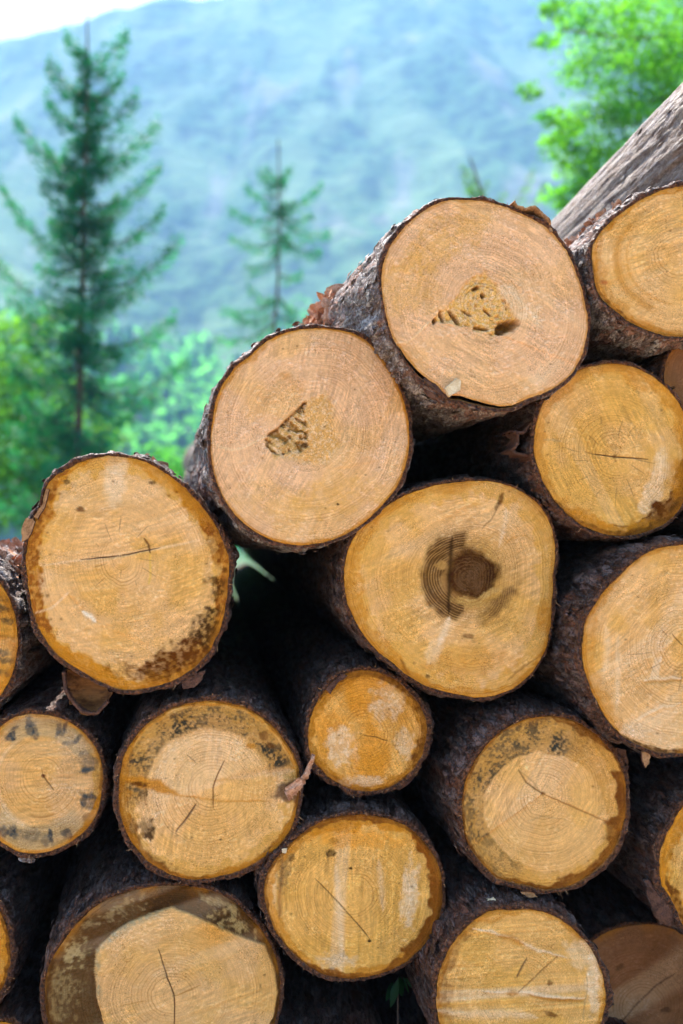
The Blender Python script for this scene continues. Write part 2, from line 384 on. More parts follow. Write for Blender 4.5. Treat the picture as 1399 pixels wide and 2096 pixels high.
    def edge(s, c, width, amt=1.0, th0=None, spread=1.0, speck=0.6, rag=0.8):
        """stain creeping in from the rim; th0 in degrees (0 right, 90 down), spread = half width in degrees"""
        wd = width * (1 + rag * 2.2 * (fbm(s.X / 22, s.Y / 22, s.seed + 90 + int(width), 3) - 0.5))
        if th0 is not None:
            d = np.abs((np.degrees(s.th) - th0 + 180) % 360 - 180); wd = wd * np.sqrt(np.clip(1 - (d / spread) ** 2, 0, 1))
        m = 1 - sst(0.75, 1.05, s.d_edge / np.maximum(wd, 0.01))
        m = m * (1 - 0.75 * speck * sst(0.42, 0.62, s.nf)) * amt * 1.15
        return s.mixc(np.clip(m, 0, 1), c)
    def blot(s, x, y, rx, ry, c, amt=1.0, rot=0, rag=0.5, speck=0.3, soft=0.35):
        a = math.radians(rot); dx, dy = s.X - x, s.Y - y
        q = np.hypot((dx * math.cos(a) + dy * math.sin(a)) / rx, (-dx * math.sin(a) + dy * math.cos(a)) / ry)
        q = q + rag * 2 * (fbm(s.X / (0.36 * min(rx, ry) + 5), s.Y / (0.36 * min(rx, ry) + 5), s.seed + 100 + int(x), 5) - 0.5)
        m = (1 - sst(1 - soft, 1 + soft, q)) * amt * 1.15 * (1 - 0.75 * speck * sst(0.42, 0.62, s.nf))
        return s.mixc(np.clip(m, 0, 1), c)
    def poly(s, pts, c, amt=1.0, rag=5, soft=3.0, speck=0.0, h=0.0, inside=True):
        sd = poly_sd(s.X, s.Y, pts) + rag * 2 * (fbm(s.X / 12, s.Y / 12, s.seed + 120, 3) - 0.5)
        m = 1 - sst(-soft, soft, sd)
        if not inside: m = 1 - m
        s.h += h * m
        if c is not None: s.mixc(m * amt * (1 - speck * sst(0.42, 0.62, s.nf)), c)
        return m
    def polyc(s, *a, **k): s.poly(*a, **k); return s
    def line(s, pts, c, wd=1.6, amt=0.9, depth=0.0, wob=2.0, taper=True):
        X = s.X + wob * 2 * (fbm(s.X / 16, s.Y / 16, s.seed + 130, 3) - 0.5); Y = s.Y + wob * 2 * (fbm(s.X / 16 + 50, s.Y / 16, s.seed + 131, 3) - 0.5)
        d, t = seg_d(X, Y, pts); ww = wd * (np.sqrt(np.clip(1 - np.abs(2 * t - 1) ** 3, 0.05, 1)) if taper else 1)
        m = np.exp(-(d / ww) ** 2); s.mixc(m * amt, c); s.h -= depth * m; return s
    def mould(s, mask, c=MOULD, amt=0.8, thr=0.47):
        n = fbm(s.X / 4.6, s.Y / 4.6, s.seed + 140, 2); b = fbm(s.X / 26, s.Y / 26, s.seed + 141, 3)
        s.mixc(np.clip(mask * (0.22 + 0.62 * sst(thr - 0.05, thr + 0.20, 0.55 * n + 0.45 * b)) * (0.55 + 0.9 * s.n) * amt, 0, 1), c); return s
    def ang(s, th0, spread):
        d = np.abs((np.degrees(s.th) - th0 + 180) % 360 - 180); return 1 - sst(spread * 0.7, spread, d)
    def specks(s, n, c, r=(1.5, 4), amt=0.8, rmin=0.0):
        rs = np.random.RandomState(s.seed + 7)
        for _ in range(n):
            t = rs.uniform(-np.pi, np.pi); q = math.sqrt(rs.uniform(rmin, 0.95)); R = np.interp(t, s.T, s.R) * q
            rad = rs.uniform(*r); s.mixc(amt * np.exp(-(np.hypot((s.X - s.c[0] - R * math.cos(t)) / rad, (s.Y - s.c[1] - R * math.sin(t)) / (rad * 0.7))) ** 2), c)
        return s
    def checks(s, n, r0=8, r1=60, c=(0.12, 0.05, 0.02), wd=1.0, amt=0.5):
        rs = np.random.RandomState(s.seed + 8)
        for k in range(n):
            t = 2 * math.pi * (k + rs.uniform(-.3, .3)) / n; a = rs.uniform(r0, r0 + (r1 - r0) * .5); b = a + rs.uniform(10, (r1 - r0) * .6)
            s.line([(s.c[0] + a * math.cos(t), s.c[1] + a * math.sin(t)), (s.c[0] + b * math.cos(t + .06), s.c[1] + b * math.sin(t + .06))], c, wd, amt, 0.0005, 1.0)
        return s

LOGS = {}
def build_log(key, face, Y, label, vp=(420, 1080), bark_px=11, bark=None, L=6.5, taper=-0.012, gaps=(), flakes=150,
              rimstain=0.8, plate=1.0, group='felled logs stacked in the pile', hairs=60, NB=300, NL=104):
    face.specks_all(); face.mixc(np.exp(-(face.d_edge / 12.0) ** 1.2) * (0.22 + 0.75 * sst(0.40, 0.66, face.n)) * rimstain, (0.40, 0.135, 0.014)); cx, cyy = face.c
    axis = np.array([(vp[0] - 699.5) / FPX, 1.0, -(vp[1] - 1048.0) / FPX]); axis /= np.linalg.norm(axis)
    C = at(cx, cyy, Y)
    def onplane(px, py, off=0.0):
        r = ray(np.asarray(px, float), np.asarray(py, float)); t = ((C + axis * off - ORG) @ axis) / (r @ axis)
        return ORG + r * t[..., None]
    P = onplane(face.X, face.Y)
    mpp = Y / FPX
    base = C - np.array([0, 0, (face.R.max() + 12) * mpp])
    th = thing('log', base, label, 'log', group)
    V = (P - axis * face.h[..., None]).reshape(-1, 3)
    # collapse the pole row to one fan of quads (degenerate tip is fine: tiny)
    F = grid_faces(face.NT_, face.NR_, True)
    mesh('cut_face', V, F[:, ::-1], M_WOOD, th, {'col': np.clip(face.col, 0.004, 0.9).reshape(-1, 3), 'ring': face.ring.reshape(-1), 'fuzz': np.clip(face.fuzz, 0, 1).reshape(-1)}, origin=base)
    # ---- bark: ragged front ring, then the tube
    sd = face.seed
    T = np.linspace(-np.pi, np.pi, NB, endpoint=False); Rf = np.interp(T, np.r_[face.T, np.pi], np.r_[face.R, face.R[0]])
    ca, sa = np.cos(T), np.sin(T)
    tk = bark_px * (0.30 + 1.35 * fbm(ca * 5 + 20, sa * 5 + 20, sd + 200, 4)) + bark_px * 0.35 * (fbm(ca * 24 + 50, sa * 24 + 50, sd + 201, 3) - 0.5)
    gap = np.zeros(NB)
    for (g0, gs, ga) in gaps:
        d = np.abs((np.degrees(T) - g0 + 180) % 360 - 180); gap += ga * np.clip(1 - (d / gs) ** 2, 0, 1)
    tk = np.maximum(tk, 3.0)
    rows, rim = [], []
    prof = [(-0.3, 0.020), (-0.06, 0.003), (0.25, 0.0), (0.6, 0.0), (0.9, 0.002), (1.0, 0.006)]
    Cw = C
    for i, (f, back) in enumerate(prof):
        jit = fbm(ca * 22 + 7 * i, sa * 22, sd + 210 + i, 3) - 0.5
        rp = Rf + gap * (1 if f > -0.2 else 0.6) + tk * f
        Q = onplane(cx + rp * ca, cyy + rp * sa)
        dep = back + 0.010 * jit * (0 < f) + 0.004 * (fbm(ca * 6 + 3, sa * 6, sd + 215, 3) - 0.5)
        rows.append(Q + axis * dep[:, None]); rim.append(np.full(NB, 1.6 if f < -0.2 else 1.45 if f < 0 else 1.0 if f < 0.9 else 0.55))
    outer = rows[-1]
    ls = L * (np.arange(1, NL + 1) / NL) ** 2.3 + 0.004
    Rm = Rf.mean() * mpp; arc = (T + np.pi) * Rm
    rad = outer - Cw; rad = rad - (rad @ axis)[:, None] * axis; rlen = np.linalg.norm(rad, axis=1, keepdims=True); rn = rad / rlen
    # closed loop noise coordinates (seamless): use cos/sin cylinder
    for k, l in enumerate(ls):
        e = sst(0.0, 0.03, l)
        xs = ca * Rm * 38; zs = sa * Rm * 38
        f1, f2, idn = cell(arc * 36 + 1.2 * (vn(arc * 60, np.full(NB, l * 14), sd) - .5), np.full(NB, l * 12) + 1.2 * vn(arc * 30, np.full(NB, l * 9), sd + 2), sd + 220)
        plates = sst(0.02, 0.22, f2 - f1) * 0.0062 * plate + (idn - 0.5) * 0.0068 * plate
        lump = 0.014 * (fbm(xs * 0.5 + l * 1.6, zs * 0.5 + l * 1.3, sd + 230, 3) - 0.5) + 0.006 * (fbm(xs * 2, zs * 2 + l * 9, sd + 231, 3) - 0.5)
        seam = np.minimum(arc, 2 * np.pi * Rm - arc); plates = plates * sst(0.0, 0.02, seam)
        rr = rlen[:, 0] * (1 + taper * l) + (plates + lump) * e - 0.002
        rows.append(Cw + axis * (l + 0.006) + rn * rr[:, None]); rim.append(np.full(NB, 0.5 * (1 - sst(0.0, 0.012 + 0.02 * vn(T * 9, T * 0, sd + 4).mean(), l))))
    nrow = len(rows)
    V = np.concatenate(rows + [[Cw + axis * (ls[-1] + 0.006)]]); tip = len(V) - 1
    F = grid_faces(NB, nrow, True)
    u = np.arange(NB); lastr = (nrow - 1) * NB
    cap = np.stack([lastr + u, lastr + (u + 1) % NB, np.full(NB, tip), np.full(NB, tip)], -1)
    allF = [tuple(f) for f in F] if False else F
    rimv = np.r_[np.concatenate(rim), 0.0]
    bm = bark or M_BARK
    ob = mesh('bark', V, F[:, ::-1], [bm], th, {'rim': rimv}, origin=base)
    # rear end wood
    rc = np.concatenate([rows[-1][::6], [Cw + axis * (ls[-1] + 0.004)]]); n6 = len(rc) - 1
    mesh('rear_face', rc, [((i + 1) % n6, i, n6) for i in range(n6)], M_PLAINWOOD, th, origin=base, smooth=False)
    rs = np.random.RandomState(sd + 300)
    # ---- loose bark scales, standing a little proud near the front
    if flakes:
        Vs, Fs = [], []
        for _ in range(flakes):
            t = rs.uniform(-np.pi, np.pi); l = 0.01 + 0.55 * rs.uniform(0, 1) ** 1.7
            i = int((t + np.pi) / (2 * np.pi) * NB) % NB; kk = 6 + int(np.searchsorted(ls, l)); kk = min(kk, nrow - 2)
            p = rows[kk][i] + rn[i] * 0.0015; tang = np.cross(axis, rn[i])
            a, b = rs.uniform(0.004, 0.012), rs.uniform(0.008, 0.026); lift = rs.uniform(0.0, 0.0035)
            k0 = len(Vs); m = 7; ph = rs.uniform(0, 6)
            for q in range(m):
                an = 2 * np.pi * q / m + ph; rr = rs.uniform(0.65, 1.1)
                du, dv = a * math.cos(an) * rr, b * math.sin(an) * rr
                Vs.append(p + tang * du + axis * dv + rn[i] * (lift * (0.5 - 0.5 * dv / b) + rs.uniform(0, .001) - du * du / (2 * Rm)))
            Vs.append(p + rn[i] * (lift + 0.0025)); Fs += [(k0 + q, k0 + (q + 1) % m, k0 + m) for q in range(m)]
        o = mesh('bark_scales', np.array(Vs), np.array(Fs), [bm], th, {'rim': np.zeros(len(Vs))}, origin=base, smooth=False); o['kind'] = 'stuff'
    # ---- torn fibres round the sawn rim
    if hairs:
        Vs, Fs = [], []
        for _ in range(hairs):
            i = rs.randint(NB); p = rows[rs.choice([1, 2, 3, 4])][i] - axis * 0.001; tang = np.cross(axis, rn[i])
            ln = rs.uniform(0.002, 0.008) * (2.2 if rs.rand() < 0.08 else 1); wd = rs.uniform(0.0003, 0.0009)
            dr = rn[i] * rs.uniform(-0.2, 1) + tang * rs.uniform(-1, 1) - axis * rs.uniform(0, 0.7); dr /= np.linalg.norm(dr)
            sdv = np.cross(dr, axis); sdv /= np.linalg.norm(sdv) + 1e-9; k0 = len(Vs); bend = tang * rs.uniform(-.3, .3) * ln
            Vs += [p - sdv * wd, p + sdv * wd, p + dr * ln * .6 + bend * .4 + sdv * wd * .7, p + dr * ln + bend]
            Fs += [(k0, k0 + 1, k0 + 2), (k0, k0 + 2, k0 + 3)]
        o = mesh('torn_fibres', np.array(Vs), np.array(Fs), [M_INNER], th, origin=base, smooth=False); o['kind'] = 'stuff'
    LOGS[key] = dict(th=th, base=base, C=C, axis=axis, onplane=onplane, rows=rows, rn=rn, ls=ls, NB=NB, mpp=mpp, cx=cx, cy=cyy)
    return th

def ring_pts(cx, cy, rx, ry, n=24, seed=0, wob=0.03):
    rs = np.random.RandomState(seed); p = rs.uniform(0, 6, 3)
    return [(cx + rx * math.cos(t) * (1 + wob * math.sin(2 * t + p[0]) + wob * .6 * math.sin(3 * t + p[1])), cy + ry * math.sin(t) * (1 + wob * math.sin(2 * t + p[0]) + wob * .6 * math.sin(3 * t + p[1]))) for t in np.linspace(0, 2 * math.pi, n, endpoint=False)]

# ---- A: the big log at the left with the orange stained rim
A = Face([(221.6,934),(272,937.5),(322,957),(361,984),(397,1018),(429,1057),(450,1093),(466,1132),(468,1168),(466,1207),(461,1243),(454,1279),(440,1311),(425,1340),(397,1368),(361,1390),(322,1404),(279,1413),(243,1411),(211,1399),(179,1381),(143,1361),(118,1340),(96.5,1315),(80,1286),(70,1254),(62.5,1222),(57,1179),(54,1132),(61,1100),(71,1064),(86,1036),(95,996.5),(118,971),(143,959),(179,941)], (248, 1142), 101, 2.2, 460, 100)
A.base(WOOD, OCHRE, 0.7).saw(78, 0.06, 11, 0.0006, 0.0006)
A.edge(OCHRE, 34, 0.8, None, 1, 0.4).edge(AMBER, 26, 0.85, 178, 75, 0.5).edge(RUST, 30, 0.85, 178, 62, 0.95).edge(AMBER, 26, 0.9, -8, 55, 0.4).edge(RUST, 26, 0.85, -4, 50, 0.9).edge(AMBER, 34, 0.95, 85, 55, 0.45).edge(AMBER, 20, 0.7, -55, 40, 0.5)
A.blot(372,1345,76,28,BROWN,0.95,-28,0.9,0.45).blot(430,1290,38,28,DARK,0.85,-60,1.0,0.6).blot(447,1196,22,24,DARK,0.7,0,1.0,0.7).blot(300,1375,60,18,BROWN,0.6,8,0.9,0.7).blot(395,1040,14,40,AMBER,0.6,-35,0.6,0.4).blot(447,1110,18,46,BROWN,0.45,0,0.9,0.8)
A.blot(236,985,20,48,PALE,0.75,8,0.5,0.1,0.6).line([(85,1157),(165,1146),(330,1122),(415,1104)],PALE,3.0,0.55,0,1.5)
A.line([(163,1146),(248,1137),(330,1121)],(0.05,0.02,0.01),1.4,0.9,0.003,1.2).line([(295,1101),(304,1114),(308,1133)],BROWN,2.4,0.95,0.002,.6).line([(308,1133),(308,1180),(305,1196)],(0.75,0.42,0.04),2.2,0.6,0,.8)
A.line([(72,1255),(105,1245),(132,1222),(142,1212)],PALE,2.5,0.7,0,1).line([(140,1218),(165,1250),(200,1275),(240,1290)],(0.45,0.24,0.08),2.4,0.4,0.001,2)
A.line([(168,1252),(186,1262),(196,1274)],(0.85,0.68,0.48),4.5,0.95,-0.002,1.5).specks(26,BROWN,(1.5,4.5),0.8,0.55).blot(166,1042,9,6,BROWN,0.7).blot(137,986,7,5,DARK,0.7).blot(312,988,8,4,DARK,0.7).checks(12,20,90)
m = A.poly([(60,1262),(140,1218),(200,1275),(300,1320),(330,1420),(60,1420)], None, h=-0.0022, soft=4, rag=2)
build_log('A', A, 1.95, 'large log at the left with an orange speckled rim and a long thin crack', (400, 1085), 11, NB=340)

# ---- B: second log with the small torn pit
B = Face([(641,672),(684,674),(719.5,681),(752,699),(777,726),(802,761.5),(819.6,801),(832,840),(837.5,883),(836,926),(828.5,962),(812.5,997),(784,1033),(755,1062),(719.5,1087),(684,1104.6),(644.5,1113.5),(601.6,1115),(558.7,1106),(523,1088.5),(491,1063.5),(466,1033),(448,997),(437,958),(432,926),(432,897),(437,854),(444,815),(462,779),(483.6,751),(516,726),(537,706),(569.4,686.5),(605,676)], (640, 880), 102, 1.5, 480, 110)
B.base(PINK, WOOD, 0.8).saw(20, 0.05, 13, 0.0005, 0.0005).edge(AMBER, 5, 0.6, None, 1, 0.3).edge(AMBER, 11, 0.55, -140, 40, 0.5).edge(AMBER, 8, 0.7, -40, 50, 0.2).edge(AMBER, 9, 0.6, 60, 60, 0.4)
B.blot(690,1015,85,38,OCHRE,0.45,-10,0.7,0.7).blot(560,1040,80,40,OCHRE,0.35,15,0.7,0.7).blot(585,770,14,8,AMBER,0.35).blot(610,790,26,12,AMBER,0.25,0,.8)
rough = B.poly([(626,820),(668,806),(684,830),(680,868),(698,912),(666,952),(609,944),(560,935),(545,905)], OCHRE, 0.55, 6, 6)
B.fuzz = np.maximum(B.fuzz, rough)
pit = B.poly([(626.6,822),(594,854),(566,880),(548,890),(544,912),(556,925),(573,931),(609,926),(634,914),(630,895),(626.6,869)], (0.50,0.26,0.07), 0.75, 4, 2.5)
q = B.X * 0.55 - B.Y * 0.84; p_ = B.X * 0.84 + B.Y * 0.55
holes = sst(0.53, 0.64, fbm(q / 7, p_ / 15, 501, 3))
hair = fbm(q / 4, p_ / 14, 507, 3); B.h -= pit * (0.0015 + 0.010 * holes + 0.003 * hair) + rough * 0.003 * fbm(B.X / 5, B.Y / 5, 502, 3); B.mixc(pit * holes * 0.45, (0.40, 0.16, 0.02)); B.mixc(pit * (1 - holes) * sst(.45, .62, hair) * .55, PALE); B.mixc(rough * sst(.5, .66, fbm(B.X / 4.5, B.Y / 4.5, 508, 2)) * .5, PALE)
B.blot(625,912,7,6,(0.16,0.07,0.02),0.9,0,.3).line([(626,824),(612,836),(594,854),(566,880),(546,893)],(0.22,0.09,0.025),2.6,0.7,0.004,1)
B.line([(430,905),(450,915),(475,921),(500,916),(530,900),(546,892)],PALE,2.2,0.95,-0.0008,.6)
B.poly([(425,906),(475,922),(546,893),(600,930),(680,960),(850,930),(850,1140),(425,1140)], None, h=-0.0015, soft=2.0, rag=1)
B.specks(14,BROWN,(1,2.6),0.8).blot(692,1032,3,2.5,DARK,0.9)
build_log('B', B, 1.97, 'log between the orange rimmed log and the topmost, a small torn pit at its centre', (335, 1105), 9, M_BARK_PALE, taper=0.0, rimstain=0.35)

# ---- C: topmost complete log with the triangular hollow
Cc = Face([(911.5,410),(961.6,409),(1011.6,416),(1054.5,432),(1090,448),(1122,467.6),(1144,491),(1165,523),(1183,566),(1196,609),(1203,652),(1201,691),(1194,723),(1176,759),(1151,784),(1119,803.5),(1083,814),(1054.5,828.5),(1022,832),(997,825),(969,818),(940,809),(911.5,807),(897,787),(869,769.6),(843.6,744.5),(822,716),(808,698),(797,669.5),(788,630),(783,594),(782,559),(786.5,533.7),(799,505),(818.6,476.5),(843.6,451.5),(876,426.5)], (992, 628), 103, 1.5, 500, 120)
Cc.base(PINK, WOOD, 0.6).saw(-60, 0.05, 12, 0.0005, 0.0004).edge(AMBER, 5, 0.55, None, 1, 0.3)
Cc.blot(900,500,95,45,OCHRE,0.5,-30,0.7,0.75).blot(850,590,55,60,OCHRE,0.4,0,0.7,0.7).blot(1050,620,62,26,PALE,0.7,35,0.8,0.6).blot(1120,760,50,16,PALE,0.35,-38,.5)
hol = Cc.poly([(994,556),(958,576),(936,606),(897,644),(885,657),(919,661),(962,670),(1004,684),(1033,687),(1062,668),(1056,648),(1028,612),(1014,580)], (0.74,0.38,0.085), 0.85, 6, 3.5)
terr = np.sin(Cc.ring * 0.50 + 12 * fbm(Cc.X / 18, Cc.Y / 18, 503, 4)) * sst(.35, .6, fbm(Cc.X / 20, Cc.Y / 20, 513, 3)); torn = fbm(Cc.X / 6, Cc.Y / 6, 504, 4)
left = sst(960, 900, Cc.X)
Cc.h -= hol * (0.001 + 0.008 * torn + 0.0022 * terr); Cc.fuzz = np.maximum(Cc.fuzz, hol * 0.8)
Cc.mixc(hol * sst(0.25, 0.95, terr) * sst(0.42, 0.60, torn) * 0.45, (0.30, 0.11, 0.02)); Cc.mixc(hol * sst(0.46, 0.62, fbm(Cc.X / 5, Cc.Y / 5, 514, 3)) * 0.55, PALE)
def pitc(F, x, y, rx, ry, rot, dep, c=(0.20, 0.075, 0.018), rag=.4):
    a = math.radians(rot); dx, dy = F.X - x, F.Y - y
    q = np.hypot((dx * math.cos(a) + dy * math.sin(a)) / rx, (-dx * math.sin(a) + dy * math.cos(a)) / ry) + rag * 2 * (fbm(F.X / 9, F.Y / 9, F.seed + int(x), 3) - .5)
    m = 1 - sst(0.55, 1.15, q); F.h -= m * dep; F.mixc(m * 0.55, c)
pitc(Cc, 1038, 668, 25, 14, -20, 0.05, (0.34, 0.14, 0.03)); pitc(Cc, 1026, 679, 12, 8, 0, 0.03); pitc(Cc, 905, 648, 4.5, 12, -25, 0.03); pitc(Cc, 932, 650, 4.5, 20, -38, 0.025); pitc(Cc, 891, 656, 4, 7, 20, 0.015)
pitc(Cc, 990, 604, 5, 5, 0, 0.03, rag=.15); pitc(Cc, 976, 590, 8, 4, -20, 0.012)
pitc(Cc, 985, 672, 16, 4, 15, 0.012); pitc(Cc, 957, 640, 14, 3, 30, 0.008); pitc(Cc, 1000, 640, 12, 3, 40, 0.008)
Cc.line([(808,702),(830,702),(850,690),(876,662),(888,655)],PALE,2.2,0.95,-0.0008,.6)
Cc.poly([(800,706),(830,702),(850,690),(885,657),(962,672),(1033,689),(1220,760),(1220,860),(800,860)], None, h=-0.0022, soft=1.8, rag=1)
Cc.specks(8,BROWN,(1,2.4),0.7)
build_log('C', Cc, 1.94, 'topmost log cut square to view, with a triangular rotten hollow at its heart', (270, 1065), 9, M_BARK_PALE, taper=0.03, gaps=((112, 48, 9),), NB=340, rimstain=0.35)

# ---- D: dark heart
D = Face([(942.5,987.6),(994.6,985),(1035.5,992),(1069,1007),(1098.7,1029),(1121,1059),(1132,1088.7),(1136,1126),(1132,1178),(1129,1237),(1124.7,1293),(1113.5,1338),(1087.5,1378.7),(1054,1408),(1017,1423),(979.7,1428),(942.5,1421),(905,1414),(868,1403),(838,1384),(801,1354.5),(768,1326.6),(738,1289.4),(719.5,1252),(708,1215),(704.6,1178),(706.5,1148),(716,1115),(734,1085),(757,1059),(786,1040),(820,1020),(861,1003),(901.6,992)], (962, 1180), 104, 1.8, 460, 105)
D.base(WOOD * np.array([1.02, 1.0, .95]), OCHRE, 0.75).saw(65, 0.05, 12).edge(OCHRE, 40, 0.7, None, 1, 0.3).edge(AMBER, 34, 0.6, 180, 60, 0.6).edge(AMBER, 14, 0.7, 95, 60, 0.4).edge(AMBER, 12, 0.6, 10, 40, 0.5).edge(AMBER, 22, 0.45, -120, 40, .5)
D.blot(960,1360,110,26,AMBER,0.35,-6,0.7,0.7)
rr = np.hypot(D.X - 958, D.Y - 1178); an = np.degrees(np.arctan2(D.Y - 1178, D.X - 958))
rw = rr + 26 * (fbm(D.X / 22, D.Y / 22, 601, 4) - .5)
halo = np.clip(1 - sst(60, 125, rw), 0, 1); D.mixc(halo * 0.55, (0.40, 0.18, 0.03))
an = an + 46 * (fbm(D.X / 26, D.Y / 26, 602, 4) - .5); aL = np.maximum(sst(92, 106, an), 1 - sst(-94, -78, an))
band = aL * sst(46, 60, rw) * (1 - sst(86, 104, rw)); str_ = 0.62 + 0.38 * np.sin(D.ring * 1.25)
D.mixc(np.clip(band * (0.45 + 0.5 * sst(.2, .8, str_)), 0, 1), (0.060, 0.018, 0.004))
D.mixc(aL * (1 - sst(48, 56, rw)) * 0.55, (0.16, 0.055, 0.010))
lower = sst(10, 26, an) * (1 - sst(92, 112, an)) * sst(68, 84, rw) * (1 - sst(94, 112, rw)) * sst(1000, 1030, D.X * 0.5 + 520)
D.mixc(lower * (0.40 + 0.35 * sst(.2, .8, str_)), (0.085, 0.030, 0.008))
D.blot(968.5,1176,48,50,(0.060,0.016,0.002),0.96,0,0.24,0.15,0.22).blot(965,1182,26,30,(0.17,0.085,0.035),0.35,0,.9,.6).blot(1004,1180,9,26,DARK,.5,0,.4).blot(905,1157,12,9,(0.45,0.21,0.05),0.85)
D.mixc(np.clip((1 - sst(34, 52, np.hypot(D.X - 968, D.Y - 1176))) * sst(.35, .85, 0.5 + 0.5 * np.sin(D.ring * 0.9 + 5 * D.nf)) * .55, 0, 1), (0.16, 0.070, 0.022))
D.line([(925,1098),(921,1180),(919,1256)],DARK,5.5,0.85,0.001,2).blot(957,1232,30,9,(0.5,0.25,0.06),0.8,10).blot(1000,1215,26,6,(0.55,0.29,0.08),.8,-28)
D.line([(921,1264),(913,1285),(898,1322)],PALE,7,0.9,0,1.5).blot(890,1330,14,26,PALE,.4,20).line([(1036,1040),(1034,1070),(1022,1118)],PALE,5,0.55,0,2)
D.blot(1026,1022,6,12,BROWN,0.75,15,.5).blot(1018,1036,4,10,DARK,.7,25).line([(1018,1040),(1005,1065),(985,1085)],BROWN,1.5,0.6).line([(821,1348),(830,1370),(842,1388)],BROWN,3,0.7)
D.line([(1022,1125),(1050,1100),(1075,1095),(1105,1120)],AMBER,1.6,.5).blot(875,1384,5,4,DARK,.8).specks(20,BROWN,(1,3),.6).blot(958,1302,12,5,BROWN,.6)
D.line([(1100,1345),(1060,1375),(1040,1392)],BROWN,2.5,.55,0,3).blot(1112,1260,14,30,AMBER,.6)
build_log('D', D, 2.02, 'log with a dark brown ring shaped rot stain at its heart', (420, 1080), 8)

# ---- E: pale cracked log under the top right log
E = Face([(1257.5,744),(1294,750),(1330,766),(1359,788),(1384.5,817),(1402,850),(1412,895),(1415,945),(1410,995),(1395,1038),(1363,1071),(1323,1089),(1286.6,1096),(1250,1096),(1214,1085),(1181,1067),(1152,1041.7),(1127,1012.6),(1109,976),(1096,936.5),(1094,896.6),(1100,856.7),(1112.5,824),(1138,791.5),(1167,766),(1203,751.6)], (1259, 935), 105, 1.6)
E.base(OCHRE * np.array([1.0, 1.02, 1.1]), WOOD, 0.5).saw(-28, 0.05, 12).edge(AMBER, 22, 0.45, None, 1, 0.2).edge(AMBER, 26, 0.55, -45, 50, .4)
E.blot(1340,990,18,75,PALE,.6,15,.7,.4).edge(BROWN, 42, 0.95, 40, 42, 0.35).edge(AMBER, 34, 0.8, 95, 40, 0.5).blot(1395,985,22,50,AMBER,.7,0,.6).edge(DARK,18,.8,50,35,.5).blot(1300,785,30,10,AMBER,.45,25).edge(BROWN,10,.7,85,60,.5)
E.line([(1213,929),(1259,935),(1328,940)],(0.05,0.02,0.01),1.4,.9,.003,.5).line([(1197,924),(1215,930)],BROWN,1.2,.6).checks(13,30,120,wd=1.1,amt=.5).line([(1255,1074),(1275,1079),(1287,1077)],BROWN,1.6,.7).blot(1258,934,5,5,BROWN,.6).specks(10,BROWN,(1,2.5),.7).line([(1113,899),(1150,903)],(0.33,.22,.12),3,.4,0,3)
build_log('E', E, 2.03, 'yellow log with a straight dark crack through its pith, right below the top right log', (420, 1080), 9)

# ---- F: top right log cut by the frame
Ff = Face([(1399,381),(1368,386),(1336,397),(1305,414),(1274,436),(1247,458),(1225,480),(1214,505),(1213,530),(1216,559),(1221,592),(1238,617),(1265,639),(1294,661),(1330,677),(1366,688),(1399,690),(1440,678),(1485,645),(1520,590),(1532,530),(1518,470),(1485,418),(1440,388)], (1392, 520), 106, 1.8)
Ff.base(WOOD * np.array([1, 1.0, .95]), OCHRE, 0.5).saw(70, 0.04, 11).edge(AMBER, 11, 0.75, None, 1, .5).edge(OCHRE*np.array([.75,.6,.5]), 26, .5, 140, 60, .6).edge(BROWN, 6, .7, 120, 60, .5).blot(1236,578,7,5,(0.4,0.11,0.03),.8).edge((0.13,.12,.03),7,.6,85,30,.6)
mm = np.exp(-((Ff.ring - 118) / 9) ** 2) * Ff.ang(165, 60) * .55; Ff.mixc(mm, AMBER); mm = np.exp(-((Ff.ring - 98) / 4) ** 2) * Ff.ang(150, 60) * .4; Ff.mixc(mm, AMBER)
Ff.specks(14, BROWN, (1, 2.4), .6)
build_log('F', Ff, 2.0, 'plain cut log at the top right edge, lying under the thick grey barked log', (395, 1110), 10, M_BARK_PALE)

# ---- G: right edge, swirling saw marks
G = Face([(1399,1114),(1378,1118),(1339,1124),(1311,1140),(1285,1163),(1262,1186),(1238.5,1209.5),(1220.5,1235),(1205,1261),(1196,1287),(1192,1318),(1193.5,1351),(1200,1382),(1210,1408),(1223,1436),(1238.5,1464.6),(1256.6,1490),(1280,1508.5),(1305.6,1524),(1339,1537),(1378,1542),(1399,1542),(1450,1535),(1510,1505),(1560,1450),(1590,1390),(1600,1320),(1590,1250),(1555,1180),(1500,1135),(1450,1117)], (1398, 1324), 107, 1.8)
G.base(WOOD, OCHRE, .7).saw(40, .09, 10, .0008, .0012).edge(AMBER, 8, .6, None, 1, .4).edge(AMBER, 30, .4, 170, 50, .5)
G.line([(1318,1394),(1345,1391),(1399,1388)],PALE,4,.95,-.002,2.5).line([(1318,1397),(1345,1396),(1399,1394)],(0.42,.2,.04),4,.7,.002,2).polyc([(1340,1345),(1356,1342),(1348,1388),(1330,1390)],PALE,.7,2,2).line([(1343,1330),(1352,1300),(1360,1270)],PALE,2,.4)
G.line([(1262,1500),(1290,1490),(1312,1470),(1345,1450),(1399,1438)],PALE,4,.85,-.001,3); mm = G.poly([(1262,1502),(1312,1472),(1399,1440),(1500,1430),(1500,1560),(1262,1560)],PALE,.45,3,4,.3,-.002)
G.line([(1264,1300),(1266,1380),(1262,1450)],PALE,6,.45,0,3).line([(1240,1280),(1244,1330),(1236,1380)],PALE,7,.4,0,3).edge(DARK,9,.8,100,25,.6).checks(8,30,120).line([(1375,1297),(1399,1325)],BROWN,1.5,.8).specks(14,BROWN,(1,2.6),.7)
